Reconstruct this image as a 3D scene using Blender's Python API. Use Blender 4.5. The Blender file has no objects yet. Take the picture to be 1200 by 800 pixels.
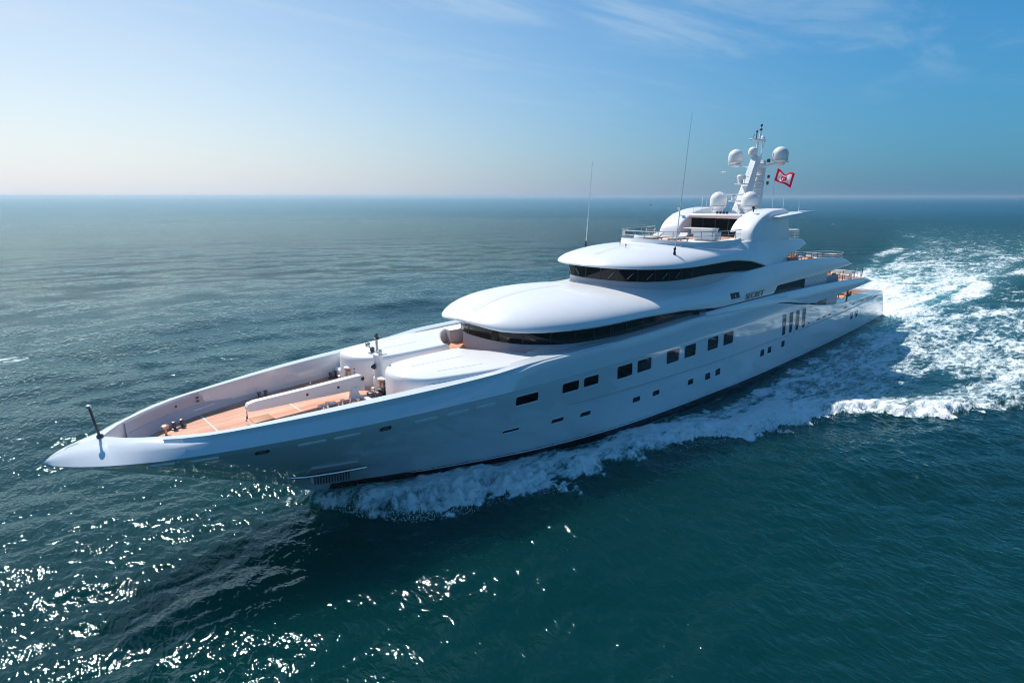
import bpy, bmesh, math, random
import numpy as np
from mathutils import Vector, Matrix

# ------------------------------------------------------------------ camera, light, exposure
SC = bpy.context.scene
COL = SC.collection
CAM = (41.853, 26.080, 14.68)
cam = bpy.data.cameras.new('camera')
cam.sensor_width = 36.0
cam.lens = 36.0 * 680 / 1200
cam.clip_start = 0.5
cam.clip_end = 120000
co = bpy.data.objects.new('camera', cam)
COL.objects.link(co)
_R = Vector((-0.73420664, 0.67892607, 0.0))
_U = Vector((-0.16466376, -0.17807127, 0.9701425))
_F = Vector((-0.65865503, -0.71228507, -0.24253563))
M = Matrix((_R, _U, -_F)).transposed().to_4x4()
M.translation = Vector(CAM)
co.matrix_world = M
SC.camera = co

SUN_AZ, SUN_EL = math.radians(271), math.radians(51)
sd = Vector((math.cos(SUN_AZ) * math.cos(SUN_EL), math.sin(SUN_AZ) * math.cos(SUN_EL), math.sin(SUN_EL)))
sun = bpy.data.lights.new('sun', 'SUN')
sun.energy = 5.0
sun.angle = math.radians(0.53)
sun.color = (1.0, 0.945, 0.875)
so = bpy.data.objects.new('sun', sun)
COL.objects.link(so)
so.rotation_euler = sd.to_track_quat('Z', 'Y').to_euler()
so.location = (0, -60, 80)

W = bpy.data.worlds.new('World')
SC.world = W
W.use_nodes = True
wn, wl = W.node_tree.nodes, W.node_tree.links
bg = wn['Background']
bg.inputs['Strength'].default_value = 0.125
sky = wn.new('ShaderNodeTexSky')
sky.sky_type = 'NISHITA'
sky.sun_disc = False
sky.sun_elevation = SUN_EL
sky.sun_rotation = math.atan2(sd.x, sd.y)
sky.altitude = 0
sky.air_density = 1.0
sky.dust_density = 0.6
sky.ozone_density = 4.0
HAZE_FAR = (0.75, 1.75, 2.95, 1)
HAZE_SUN = (6.0, 6.2, 6.8, 1)
HAZE_H = 0.17
tc = wn.new('ShaderNodeTexCoord')
# low marine haze: paler towards the horizon, brightest below the sun
nrm = wn.new('ShaderNodeVectorMath'); nrm.operation = 'NORMALIZE'; wl.new(tc.outputs['Generated'], nrm.inputs[0])
dt = wn.new('ShaderNodeVectorMath'); dt.operation = 'DOT_PRODUCT'; wl.new(nrm.outputs[0], dt.inputs[0])
dt.inputs[1].default_value = (math.cos(SUN_AZ), math.sin(SUN_AZ), 0)
gr = wn.new('ShaderNodeMapRange'); gr.inputs['From Min'].default_value = 0.05; gr.inputs['From Max'].default_value = 1.0
wl.new(dt.outputs['Value'], gr.inputs[0])
gp = wn.new('ShaderNodeMath'); gp.operation = 'POWER'; gp.inputs[1].default_value = 2.2; wl.new(gr.outputs[0], gp.inputs[0])
# clearer, deeper air away from the sun
tn = wn.new('ShaderNodeMix'); tn.data_type = 'RGBA'; tn.inputs['A'].default_value = (0.20, 0.74, 0.98, 1); tn.inputs['B'].default_value = (1.03, 1.0, 0.88, 1)
wl.new(gp.outputs[0], tn.inputs['Factor'])
tm = wn.new('ShaderNodeMix'); tm.data_type = 'RGBA'; tm.blend_type = 'MULTIPLY'; tm.inputs['Factor'].default_value = 1
wl.new(sky.outputs[0], tm.inputs['A']); wl.new(tn.outputs['Result'], tm.inputs['B'])
# thin cirrus, laid out on a high plane (direction / elevation)
sx = wn.new('ShaderNodeSeparateXYZ')
wl.new(tc.outputs['Generated'], sx.inputs[0])
mz = wn.new('ShaderNodeMath'); mz.operation = 'MAXIMUM'; mz.inputs[1].default_value = 0.03
wl.new(sx.outputs['Z'], mz.inputs[0])
dx = wn.new('ShaderNodeMath'); dx.operation = 'DIVIDE'
dy = wn.new('ShaderNodeMath'); dy.operation = 'DIVIDE'
wl.new(sx.outputs['X'], dx.inputs[0]); wl.new(mz.outputs[0], dx.inputs[1])
wl.new(sx.outputs['Y'], dy.inputs[0]); wl.new(mz.outputs[0], dy.inputs[1])
cb = wn.new('ShaderNodeCombineXYZ')
wl.new(dx.outputs[0], cb.inputs[0]); wl.new(dy.outputs[0], cb.inputs[1])
mp = wn.new('ShaderNodeMapping')
mp.inputs['Rotation'].default_value = (0, 0, math.radians(-48))
mp.inputs['Location'].default_value = (0.44, 1.0, 0)
mp.inputs['Scale'].default_value = (0.45, 1.25, 1)
wl.new(cb.outputs[0], mp.inputs[0])
nz = wn.new('ShaderNodeTexNoise')
nz.inputs['Scale'].default_value = 0.9
nz.inputs['Detail'].default_value = 7
nz.inputs['Roughness'].default_value = 0.6
nz.inputs['Distortion'].default_value = 0.6
wl.new(mp.outputs[0], nz.inputs[0])
cr = wn.new('ShaderNodeMapRange')
cr.inputs['From Min'].default_value = 0.47
cr.inputs['From Max'].default_value = 0.74
cr.inputs['To Max'].default_value = 0.55
cr.interpolation_type = 'SMOOTHSTEP'
wl.new(nz.outputs[0], cr.inputs[0])
# clouds thin out towards the horizon
hz = wn.new('ShaderNodeMapRange')
hz.inputs['From Min'].default_value = 0.10
hz.inputs['From Max'].default_value = 0.30
wl.new(sx.outputs['Z'], hz.inputs[0])
cm = wn.new('ShaderNodeMath'); cm.operation = 'MULTIPLY'
wl.new(cr.outputs[0], cm.inputs[0]); wl.new(hz.outputs[0], cm.inputs[1])
mixc = wn.new('ShaderNodeMix'); mixc.data_type = 'RGBA'
wl.new(cm.outputs[0], mixc.inputs['Factor'])
wl.new(tm.outputs['Result'], mixc.inputs['A'])
mixc.inputs['B'].default_value = (5.0, 6.1, 6.9, 1)
hc = wn.new('ShaderNodeMix'); hc.data_type = 'RGBA'
hc.inputs['A'].default_value = HAZE_FAR; hc.inputs['B'].default_value = HAZE_SUN
wl.new(gp.outputs[0], hc.inputs['Factor'])
az = wn.new('ShaderNodeMath'); az.operation = 'ABSOLUTE'; sx2 = wn.new('ShaderNodeSeparateXYZ'); wl.new(nrm.outputs[0], sx2.inputs[0]); wl.new(sx2.outputs['Z'], az.inputs[0])
fa = wn.new('ShaderNodeMath'); fa.operation = 'MULTIPLY'; fa.inputs[1].default_value = -1 / HAZE_H; wl.new(az.outputs[0], fa.inputs[0])
fe = wn.new('ShaderNodeMath'); fe.operation = 'EXPONENT'; wl.new(fa.outputs[0], fe.inputs[0])
fs = wn.new('ShaderNodeMath'); fs.operation = 'MULTIPLY'; fs.inputs[1].default_value = 0.96; wl.new(fe.outputs[0], fs.inputs[0])
mh = wn.new('ShaderNodeMix'); mh.data_type = 'RGBA'
wl.new(fs.outputs[0], mh.inputs['Factor']); wl.new(mixc.outputs['Result'], mh.inputs['A']); wl.new(hc.outputs['Result'], mh.inputs['B'])
wl.new(mh.outputs['Result'], bg.inputs['Color'])

SC.view_settings.view_transform = 'Standard'
SC.view_settings.look = 'None'
SC.view_settings.exposure = 0.08
SC.view_settings.gamma = 1.0
SC.view_settings.use_curve_mapping = False
SC.cycles.filter_width = 1.1
SC.cycles.max_bounces = 8
SC.cycles.volume_bounces = 1
SC.cycles.caustics_reflective = False
SC.cycles.caustics_refractive = False
SC.cycles.sample_clamp_indirect = 8

# ------------------------------------------------------------------ materials
def mat(name, color=(0.8, 0.8, 0.8), rough=0.5, metal=0.0, coat=0.0, spec=0.5, ior=1.5):
    m = bpy.data.materials.new(name)
    m.use_nodes = True
    b = m.node_tree.nodes['Principled BSDF']
    b.inputs['Base Color'].default_value = (*color, 1)
    b.inputs['Roughness'].default_value = rough
    b.inputs['Metallic'].default_value = metal
    b.inputs['Coat Weight'].default_value = coat
    b.inputs['Coat Roughness'].default_value = 0.04
    b.inputs['Specular IOR Level'].default_value = spec
    b.inputs['IOR'].default_value = ior
    return m

def nd(m, t, **kw):
    n = m.node_tree.nodes.new(t)
    for k, v in kw.items():
        if k in ('operation', 'data_type', 'interpolation_type', 'noise_dimensions', 'feature', 'blend_type', 'attribute_name', 'wave_type', 'bands_direction'):
            setattr(n, k, v)
        else:
            n.inputs[k].default_value = v
    return n

def lk(m, a, b):
    m.node_tree.links.new(a, b)

def paint(name, color, rough, coat, amt=0.03, bump=0.004, scale=0.8):
    """paint with faint large-scale tonal drift, run-off streaks and hull fairing waviness"""
    m = mat(name, color, rough, coat=coat)
    b = m.node_tree.nodes['Principled BSDF']
    t = nd(m, 'ShaderNodeTexCoord')
    mpn = nd(m, 'ShaderNodeMapping'); mpn.inputs['Scale'].default_value = (1.2, 1.2, 0.25)
    lk(m, t.outputs['Object'], mpn.inputs[0])
    n = nd(m, 'ShaderNodeTexNoise', Scale=scale, Detail=6.0, Roughness=0.6)
    lk(m, mpn.outputs[0], n.inputs[0])
    r = nd(m, 'ShaderNodeMix', data_type='RGBA')
    r.inputs['A'].default_value = (*[c * (1 - amt * 2) for c in color], 1)
    r.inputs['B'].default_value = (*[min(1, c * (1 + amt)) for c in color], 1)
    lk(m, n.outputs[0], r.inputs['Factor'])
    lk(m, r.outputs['Result'], b.inputs['Base Color'])
    n2 = nd(m, 'ShaderNodeTexNoise', Scale=0.9, Detail=1.5)
    lk(m, t.outputs['Object'], n2.inputs[0])
    bp = nd(m, 'ShaderNodeBump', Strength=0.35, Distance=bump * 4)
    lk(m, n2.outputs[0], bp.inputs['Height'])
    lk(m, bp.outputs[0], b.inputs['Normal'])
    mr = nd(m, 'ShaderNodeMapRange'); mr.inputs['To Min'].default_value = rough * .8; mr.inputs['To Max'].default_value = rough * 1.3
    lk(m, n.outputs[0], mr.inputs[0]); lk(m, mr.outputs[0], b.inputs['Roughness'])
    return m

HULLP = paint('hull_white_gloss', (0.70, 0.745, 0.78), 0.12, 1.0, 0.03, 0.008)
WHITE = paint('white_gelcoat', (0.80, 0.80, 0.80), 0.35, 0.35, 0.02, 0.002)
WMAT = paint('white_plain', (0.78, 0.78, 0.77), 0.45, 0.0, 0.03, 0.001)
DOME = paint('radome_white', (0.78, 0.78, 0.77), 0.4, 0.1, 0.03, 0.001)
GREYP = mat('pale_grey_patch', (0.60, 0.61, 0.58), 0.7)
SEAM = mat('seam_grey', (0.50, 0.50, 0.51), 0.6)
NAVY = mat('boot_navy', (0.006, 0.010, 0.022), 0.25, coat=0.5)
GLASS = mat('tinted_glass', (0.004, 0.005, 0.007), 0.05, spec=0.35)
GLASS2 = mat('tinted_glass_panel', (0.006, 0.008, 0.010), 0.06, spec=0.3)
MULL = mat('mullion_dark', (0.02, 0.02, 0.022), 0.35)
STEEL = mat('stainless', (0.62, 0.61, 0.60), 0.22, metal=1.0)
DSTEEL = mat('dark_steel', (0.10, 0.10, 0.11), 0.4, metal=0.6)
BLACK = mat('black_rubber', (0.012, 0.012, 0.014), 0.5)
BRONZE = mat('bronze_fitting', (0.52, 0.34, 0.26), 0.38, metal=0.7)
LAV = mat('grey_and_shade', (0.50, 0.49, 0.53), 0.5)  # grey of walls and fittings; on the bulwark lining it paints shade
RED = mat('flag_red', (0.80, 0.015, 0.07), 0.8)
FWHITE = mat('flag_white', (0.78, 0.76, 0.84), 0.8)
CUSH = mat('cream_cushion', (0.74, 0.70, 0.64), 0.85)
TEAKF = mat('teak_furniture', (0.42, 0.20, 0.10), 0.55)
ORANGE = mat('orange_lamp', (0.8, 0.25, 0.08), 0.4)
FENDER = mat('dark_brown_screen', (0.10, 0.06, 0.055), 0.5)
ROPE = mat('mooring_rope', (0.62, 0.58, 0.50), 0.9)
GREYBOX = mat('grey_slats', (0.33, 0.36, 0.42), 0.5)
GOLD = mat('bronze_letters', (0.30, 0.27, 0.23), 0.35, metal=0.7)

for _m in (RED, FWHITE):      # thin cloth lets light through
    _n = _m.node_tree; _b = _n.nodes['Principled BSDF']; _t = _n.nodes.new('ShaderNodeBsdfTranslucent'); _x = _n.nodes.new('ShaderNodeMixShader')
    _t.inputs['Color'].default_value = _b.inputs['Base Color'].default_value; _x.inputs[0].default_value = 0.55
    _n.links.new(_b.outputs[0], _x.inputs[1]); _n.links.new(_t.outputs[0], _x.inputs[2]); _n.links.new(_x.outputs[0], _n.nodes['Material Output'].inputs['Surface'])
def teak():
    m = mat('teak_deck', (0.5, 0.26, 0.15), 0.65)
    b = m.node_tree.nodes['Principled BSDF']
    t = nd(m, 'ShaderNodeTexCoord'); s = nd(m, 'ShaderNodeSeparateXYZ')
    lk(m, t.outputs['Object'], s.inputs[0])
    f = nd(m, 'ShaderNodeMath', operation='MULTIPLY'); f.inputs[1].default_value = 1 / 0.11
    lk(m, s.outputs['Y'], f.inputs[0])
    fl = nd(m, 'ShaderNodeMath', operation='FLOOR'); lk(m, f.outputs[0], fl.inputs[0])
    fr = nd(m, 'ShaderNodeMath', operation='FRACT'); lk(m, f.outputs[0], fr.inputs[0])
    wn_ = nd(m, 'ShaderNodeTexWhiteNoise', noise_dimensions='1D'); lk(m, fl.outputs[0], wn_.inputs['W'])
    mp_ = nd(m, 'ShaderNodeMapping'); mp_.inputs['Scale'].default_value = (0.6, 9, 1); lk(m, t.outputs['Object'], mp_.inputs[0])
    n = nd(m, 'ShaderNodeTexNoise', Scale=1.3, Detail=6.0, Roughness=0.65); lk(m, mp_.outputs[0], n.inputs[0])
    n3 = nd(m, 'ShaderNodeTexNoise', Scale=0.5, Detail=3.0); lk(m, t.outputs['Object'], n3.inputs[0])
    a = nd(m, 'ShaderNodeMath', operation='MULTIPLY'); lk(m, wn_.outputs[0], a.inputs[0]); a.inputs[1].default_value = 0.35
    a2 = nd(m, 'ShaderNodeMath', operation='ADD'); lk(m, a.outputs[0], a2.inputs[0]); lk(m, n.outputs[0], a2.inputs[1])
    a3 = nd(m, 'ShaderNodeMath', operation='MULTIPLY_ADD'); lk(m, n3.outputs[0], a3.inputs[0]); a3.inputs[1].default_value = 0.6; lk(m, a2.outputs[0], a3.inputs[2])
    r = nd(m, 'ShaderNodeValToRGB')
    r.color_ramp.elements[0].position = 0.55; r.color_ramp.elements[0].color = (0.50, 0.215, 0.125, 1)
    r.color_ramp.elements[1].position = 1.25; r.color_ramp.elements[1].color = (0.80, 0.44, 0.30, 1)
    sc_ = nd(m, 'ShaderNodeMath', operation='MULTIPLY'); sc_.inputs[1].default_value = 0.8; lk(m, a3.outputs[0], sc_.inputs[0]); lk(m, sc_.outputs[0], r.inputs[0])
    g = nd(m, 'ShaderNodeMath', operation='LESS_THAN'); g.inputs[1].default_value = 0.09; lk(m, fr.outputs[0], g.inputs[0])
    mx = nd(m, 'ShaderNodeMix', data_type='RGBA'); lk(m, g.outputs[0], mx.inputs['Factor']); lk(m, r.outputs[0], mx.inputs['A']); mx.inputs['B'].default_value = (0.27, 0.13, 0.085, 1)
    lk(m, mx.outputs['Result'], b.inputs['Base Color'])
    return m
TEAK = teak()

def louver():
    m = mat('louvre_panel', (0.6, 0.62, 0.64), 0.4)
    b = m.node_tree.nodes['Principled BSDF']
    t = nd(m, 'ShaderNodeTexCoord'); s = nd(m, 'ShaderNodeSeparateXYZ'); lk(m, t.outputs['Object'], s.inputs[0])
    f = nd(m, 'ShaderNodeMath', operation='MULTIPLY'); f.inputs[1].default_value = 1 / 0.12; lk(m, s.outputs['Z'], f.inputs[0])
    fr = nd(m, 'ShaderNodeMath', operation='FRACT'); lk(m, f.outputs[0], fr.inputs[0])
    g = nd(m, 'ShaderNodeMath', operation='LESS_THAN'); g.inputs[1].default_value = 0.3; lk(m, fr.outputs[0], g.inputs[0])
    mx = nd(m, 'ShaderNodeMix', data_type='RGBA'); lk(m, g.outputs[0], mx.inputs['Factor'])
    mx.inputs['A'].default_value = (0.66, 0.67, 0.68, 1); mx.inputs['B'].default_value = (0.30, 0.31, 0.33, 1)
    lk(m, mx.outputs['Result'], b.inputs['Base Color'])
    return m
LOUV = louver()

# ------------------------------------------------------------------ mesh helpers
def I(x, xs, ys):
    """linear table lookup; xs may run either way"""
    xs = np.asarray(xs, float); ys = np.asarray(ys, float)
    if xs[0] > xs[-1]:
        xs, ys = xs[::-1], ys[::-1]
    return np.interp(x, xs, ys)

def P(x, xs, ys):
    """smooth (monotone cubic) table lookup"""
    xs = np.asarray(xs, float); ys = np.asarray(ys, float)
    if xs[0] > xs[-1]:
        xs, ys = xs[::-1], ys[::-1]
    h = np.diff(xs); d = np.diff(ys) / h
    mm = np.zeros(len(xs)); mm[0] = d[0]; mm[-1] = d[-1]
    for i in range(1, len(xs) - 1):
        if d[i - 1] * d[i] > 0:
            w1, w2 = 2 * h[i] + h[i - 1], h[i] + 2 * h[i - 1]
            mm[i] = (w1 + w2) / (w1 / d[i - 1] + w2 / d[i])
    x = np.clip(x, xs[0], xs[-1]); i = np.clip(np.searchsorted(xs, x) - 1, 0, len(h) - 1)
    t = (x - xs[i]) / h[i]
    return (ys[i] * (1 + 2 * t) * (1 - t) ** 2 + mm[i] * h[i] * t * (1 - t) ** 2 + ys[i + 1] * t * t * (3 - 2 * t) + mm[i + 1] * h[i] * t * t * (t - 1))

def make(name, verts, faces, m, parent=None, smooth=35, mats=None, fmat=None, weld=0.0):
    me = bpy.data.meshes.new(name)
    me.from_pydata([tuple(map(float, v)) for v in verts], [], faces)
    me.update()
    bm = bmesh.new(); bm.from_mesh(me)
    if weld:
        bmesh.ops.remove_doubles(bm, verts=bm.verts, dist=weld)
    bmesh.ops.dissolve_degenerate(bm, dist=1e-5, edges=bm.edges)
    bmesh.ops.recalc_face_normals(bm, faces=bm.faces)
    bm.to_mesh(me); bm.free()
    for q in (mats or [m]):
        me.materials.append(q)
    if fmat is not None and len(fmat) == len(me.polygons):
        me.polygons.foreach_set('material_index', fmat)
    if smooth:
        me.polygons.foreach_set('use_smooth', [True] * len(me.polygons))
        me.set_sharp_from_angle(angle=math.radians(smooth))
    o = bpy.data.objects.new(name, me)
    COL.objects.link(o)
    if parent: o.parent = parent
    return o

class MB:
    def __init__(s): s.v = []; s.f = []
    def add(s, v, f):
        n = len(s.v); s.v += [tuple(map(float, q)) for q in v]; s.f += [tuple(i + n for i in q) for q in f]; return s
    def box(s, x0, x1, y0, y1, z0, z1):
        v = [(x, y, z) for x in (x0, x1) for y in (y0, y1) for z in (z0, z1)]
        return s.add(v, [(0, 1, 3, 2), (4, 6, 7, 5), (0, 4, 5, 1), (2, 3, 7, 6), (0, 2, 6, 4), (1, 5, 7, 3)])
    def rbox(s, c, size, r=0.05, rot=0.0, seg=2):
        bm = bmesh.new(); bmesh.ops.create_cube(bm, size=1)
        bmesh.ops.scale(bm, vec=size, verts=bm.verts)
        bmesh.ops.bevel(bm, geom=bm.edges, offset=r, segments=seg, affect='EDGES', profile=0.5)
        mt = Matrix.Translation(c) @ Matrix.Rotation(rot, 4, 'Z')
        bm.transform(mt); bm.verts.index_update()
        s.add([v.co[:] for v in bm.verts], [[v.index for v in f.verts] for f in bm.faces]); bm.free(); return s
    def tube(s, pts, r, n=8, cap=True):
        pts = [Vector(p) for p in pts]; rs = r if isinstance(r, (list, tuple)) else [r] * len(pts)
        rings = []; up = None
        for i, p in enumerate(pts):
            d = (pts[min(i + 1, len(pts) - 1)] - pts[max(i - 1, 0)])
            d.normalize()
            if up is None:
                up = Vector((0, 0, 1)) if abs(d.z) < 0.9 else Vector((1, 0, 0))
            a = d.cross(up); a.normalize(); b = a.cross(d); up = b
            rings.append([p + (a * math.cos(k * 2 * math.pi / n) + b * math.sin(k * 2 * math.pi / n)) * rs[i] for k in range(n)])
        v = [q for R_ in rings for q in R_]; f = []
        for i in range(len(pts) - 1):
            for k in range(n):
                f.append((i * n + k, i * n + (k + 1) % n, (i + 1) * n + (k + 1) % n, (i + 1) * n + k))
        if cap:
            f.append(tuple(range(n))); f.append(tuple((len(pts) - 1) * n + k for k in range(n)))
        return s.add(v, f)
    def lathe(s, prof, c=(0, 0, 0), n=24, axis='Z'):
        v = []; f = []
        for r, z in prof:
            for k in range(n):
                a = 2 * math.pi * k / n
                p = (r * math.cos(a), r * math.sin(a), z)
                if axis == 'X': p = (p[2], p[0], p[1])
                if axis == 'Y': p = (p[0], p[2], p[1])
                v.append((p[0] + c[0], p[1] + c[1], p[2] + c[2]))
        for i in range(len(prof) - 1):
            for k in range(n):
                f.append((i * n + k, i * n + (k + 1) % n, (i + 1) * n + (k + 1) % n, (i + 1) * n + k))
        f.append(tuple(range(n))); f.append(tuple((len(prof) - 1) * n + k for k in range(n)))
        return s.add(v, f)
    def mirror(s):
        n = len(s.v); s.v += [(x, -y, z) for x, y, z in s.v[:n]]; s.f += [tuple(i + n for i in reversed(q)) for q in s.f[:]]; return s
    def build(s, name, m, parent=None, smooth=35, weld=0.0):
        return make(name, s.v, s.f, m, parent, smooth, weld=weld)

def loft(secs, closed=True, cap=True):
    """secs: list of (K,3) port half sections, first point outer-bottom .. ; if closed, the bottom is joined across by mirroring."""
    v = []; f = []
    K = len(secs[0])
    for S in secs:
        v += [tuple(p) for p in S]
        v += [(p[0], -p[1], p[2]) for p in S]
    n = 2 * K
    for i in range(len(secs) - 1):
        a, b = i * n, (i + 1) * n
        for k in range(K - 1):
            f.append((a + k, a + k + 1, b + k + 1, b + k))
            f.append((a + K + k + 1, a + K + k, b + K + k, b + K + k + 1))
        if closed:
            f.append((a, b, b + K, a + K))
        if abs(secs[i][-1][1]) > 1e-6 or abs(secs[i + 1][-1][1]) > 1e-6:
            f.append((a + K - 1, a + 2 * K - 1, b + 2 * K - 1, b + K - 1))
    if cap:
        for e in (0, len(secs) - 1):
            a = e * n
            for k in range(K - 1):
                f.append((a + k, a + k + 1, a + K + k + 1, a + K + k))
    return v, f

def side_curve_patch(pts_outer, th, m, name, parent, smooth=30):
    pass

def empty(name, loc=(0, 0, 0), label=None, cat=None, group=None):
    o = bpy.data.objects.new(name, None); o.location = loc; o.empty_display_size = 0.3
    COL.objects.link(o); tag(o, label, cat, group); return o

def tag(o, label=None, cat=None, group=None, kind=None):
    if label: o['label'] = label
    if cat: o['category'] = cat
    if group: o['group'] = group
    if kind: o['kind'] = kind
    return o

rnd = random.Random(7)

# ------------------------------------------------------------------ hull lines (shared by sea and yacht)
XB, XS = 41.2, -41.2
def bk(x):      # half breadth at the knuckle
    return P(x, [-41.2, -36, -25, -10, 5, 14, 20, 26, 30, 34, 37, 39, 40.2, 40.9, 41.2], [5.25, 5.6, 6.05, 6.3, 6.3, 6.2, 5.95, 5.38, 4.8, 3.92, 3.02, 2.10, 1.24, .52, 0])
def bw(d):      # half breadth at the waterline, d = metres aft of the stem there
    return P(d, [0, 1, 3, 5.5, 8, 12, 16, 20, 26, 36, 48, 60, 72.4], [0, .30, 1.1, 2.15, 3.15, 4.45, 5.3, 5.75, 6.02, 6.1, 5.95, 5.65, 5.15])
def xstem(z):
    return I(z, [-2, -0.5, 0.3, 0.7, 1.0, 1.7, 2.6, 3.3, 4.3, 5.0, 5.15], [29.2, 30.2, 31.1, 31.8, 32.4, 33.6, 35.7, 37.3, 39.4, 41.0, 41.2])
def hull_y(x, z):
    """half breadth of the hull side below the knuckle"""
    w = min(max((z + 0.6) / 5.75, 0), 1)
    w = w ** 1.15
    d = xstem(z) - x
    if d <= 0: return 0.0
    yw = bw(d * 72.4 / (xstem(z) + 41.2)) if x > 0 else bw(72.4 * (31.0 - x) / 72.2)
    if x > 0:
        t = x / 41.2
        yw = bw(min(d, 31.0 - x + (xstem(z) - 31.1)))
    yk = bk(XB - d * (XB - XS) / (xstem(z) - XS))
    return float(yw * (1 - w) + yk * w)

# ------------------------------------------------------------------ the sea
def fft_patch(N, L, lmin, lmax, wdir, spread, seed, rms):
    g = np.random.default_rng(seed)
    k = 2 * np.pi * np.fft.fftfreq(N, L / N)
    kx, ky = np.meshgrid(k, k, indexing='ij')
    kk = np.hypot(kx, ky); kk[0, 0] = 1
    lam = 2 * np.pi / kk
    th = np.arctan2(ky, kx) - wdir
    amp = kk ** -1.75 * np.where((lam >= lmin) & (lam <= lmax), 1, 0) * (0.22 + np.abs(np.cos(th)) ** spread)
    h = amp * (g.normal(size=(N, N)) + 1j * g.normal(size=(N, N)))
    h[0, 0] = 0
    z = np.fft.ifft2(h)
    dxx = np.fft.ifft2(-1j * kx / kk * h).real
    dyy = np.fft.ifft2(-1j * ky / kk * h).real
    s = rms / z.real.std()
    return z.real * s, dxx * s, dyy * s

def samp(patch, L, X, Y):
    N = patch.shape[0]
    u = (X / L * N) % N; v = (Y / L * N) % N
    i = np.floor(u).astype(int); j = np.floor(v).astype(int); fu = u - i; fv = v - j
    i %= N; j %= N; i1 = (i + 1) % N; j1 = (j + 1) % N
    return patch[i, j] * (1 - fu) * (1 - fv) + patch[i1, j] * fu * (1 - fv) + patch[i, j1] * (1 - fu) * fv + patch[i1, j1] * fu * fv

def sst(a, b, x):
    t = np.clip((x - a) / (b - a), 0, 1); return t * t * (3 - 2 * t)

def graded(lo, hi, s0, g, lim):
    c = list(np.arange(lo, hi + s0 / 2, s0)); s = s0
    while c[-1] < lim: s *= g; c.append(c[-1] + s)
    s = s0; l = []
    x = c[0]
    while x > -lim: s *= g; x -= s; l.append(x)
    return np.array(l[::-1] + c)

WD = math.radians(75)     # the wind sea runs across the ship's track
gx = graded(-26, 46, 0.135, 1.021, 42000)
gy = graded(-3, 22, 0.13, 1.021, 42000)
X, Y = np.meshgrid(gx, gy, indexing='ij')
spx = np.gradient(gx); spy = np.gradient(gy)
SP = np.maximum(spx[:, None], spy[None, :])
H = np.zeros_like(X); DX = np.zeros_like(X); DY = np.zeros_like(X)
ca, sa = math.cos(0.35), math.sin(0.35)
bands = [(512, 31.0, 0.35, 1.7, 0.018, 3), (512, 83.0, 1.7, 5.5, 0.045, 5), (512, 240.0, 5.5, 26.0, 0.11, 8), (256, 900., 26., 90., 0.10, 9)]
for N, L, l0, l1, rms, seed in bands:
    pz, px_, py_ = fft_patch(N, L, l0, l1, WD + 0.35, 1.4, seed, rms)
    fade = 1 - sst(l0 * 0.35, l0 * 1.0, SP)
    Xr, Yr = X * ca - Y * sa, X * sa + Y * ca
    H += fade * samp(pz, L, Xr, Yr)
    a, b = samp(px_, L, Xr, Yr), samp(py_, L, Xr, Yr)
    DX += fade * (a * ca + b * sa) * 0.9; DY += fade * (-a * sa + b * ca) * 0.9

# turbulence used for foam edges and lumps
tz1 = fft_patch(512, 37., 0.35, 4.0, 0, 0, 21, 1.0)[0]
tz2 = fft_patch(512, 61., 2.0, 14., 0, 0, 22, 1.0)[0]
T1 = samp(tz1, 37., X, Y); T2 = samp(tz2, 61., X, Y)
TF = samp(fft_patch(512, 19., 0.3, 1.0, 0, 0, 23, 1.0)[0], 19., X, Y)
TS = samp(tz1, 37., X * 0.55, Y * 1.6)      # streaky along the track
far_ok = 1 - sst(1.2, 4.0, SP)

# bow wave crest, as half distance from the centreline against x
CX = [31.6, 31.0, 29.6, 27.0, 24.3, 21.9, 19.4, 16.4, 12.9, 8.2, 4.1, 0.5, -2, -4, -8.3, -12, -18, -30, -60, -120, -300]
CY = [0.2, 2.0, 4.4, 6.2, 6.9, 8.1, 8.4, 8.9, 9.6, 11.4, 12.9, 14.0, 16.0, 18.2, 20.6, 23.0, 26, 33, 48, 76, 160]
aY = np.abs(Y)
cy = P(X, CX, CY) + far_ok * (0.35 * T2 * sst(31, 20, X) + 0.22 * T1)
s = cy - aY                                  # >0: inside the bow wave
hw = np.array([hull_y(float(x), 0.2) if x < 31 else 0.0 for x in gx])[:, None] + 0 * X
gap = aY - hw
cy = cy; s = s + far_ok * (0.18 * TF + 0.15 * T1)
inx = (X < 31.6)
ridge_h = I(X, [31.8, 31.2, 29.5, 26, 20, 12, 2, -8, -15, -40, -80], [0, .40, .85, .78, .62, .52, .50, .48, .32, .2, 0])
ridge = ridge_h * np.exp(-((s - 1.9) / np.where(s > 1.9, 2.0, 0.95)) ** 2)
trough = -0.30 * np.exp(-((X + 2) / 16.) ** 2) * sst(0, 3, s) * np.exp(-(gap / 3.) ** 2)
H = H * (1 - 0.5 * sst(0, 2, s) * (aY < 25) * (np.abs(X) < 60)) + ridge + trough
swell = 0.28 * ridge_h * np.exp(-((s + 5.0) / 2.2) ** 2)     # smooth shoulder outside the crest
H += swell
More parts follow.
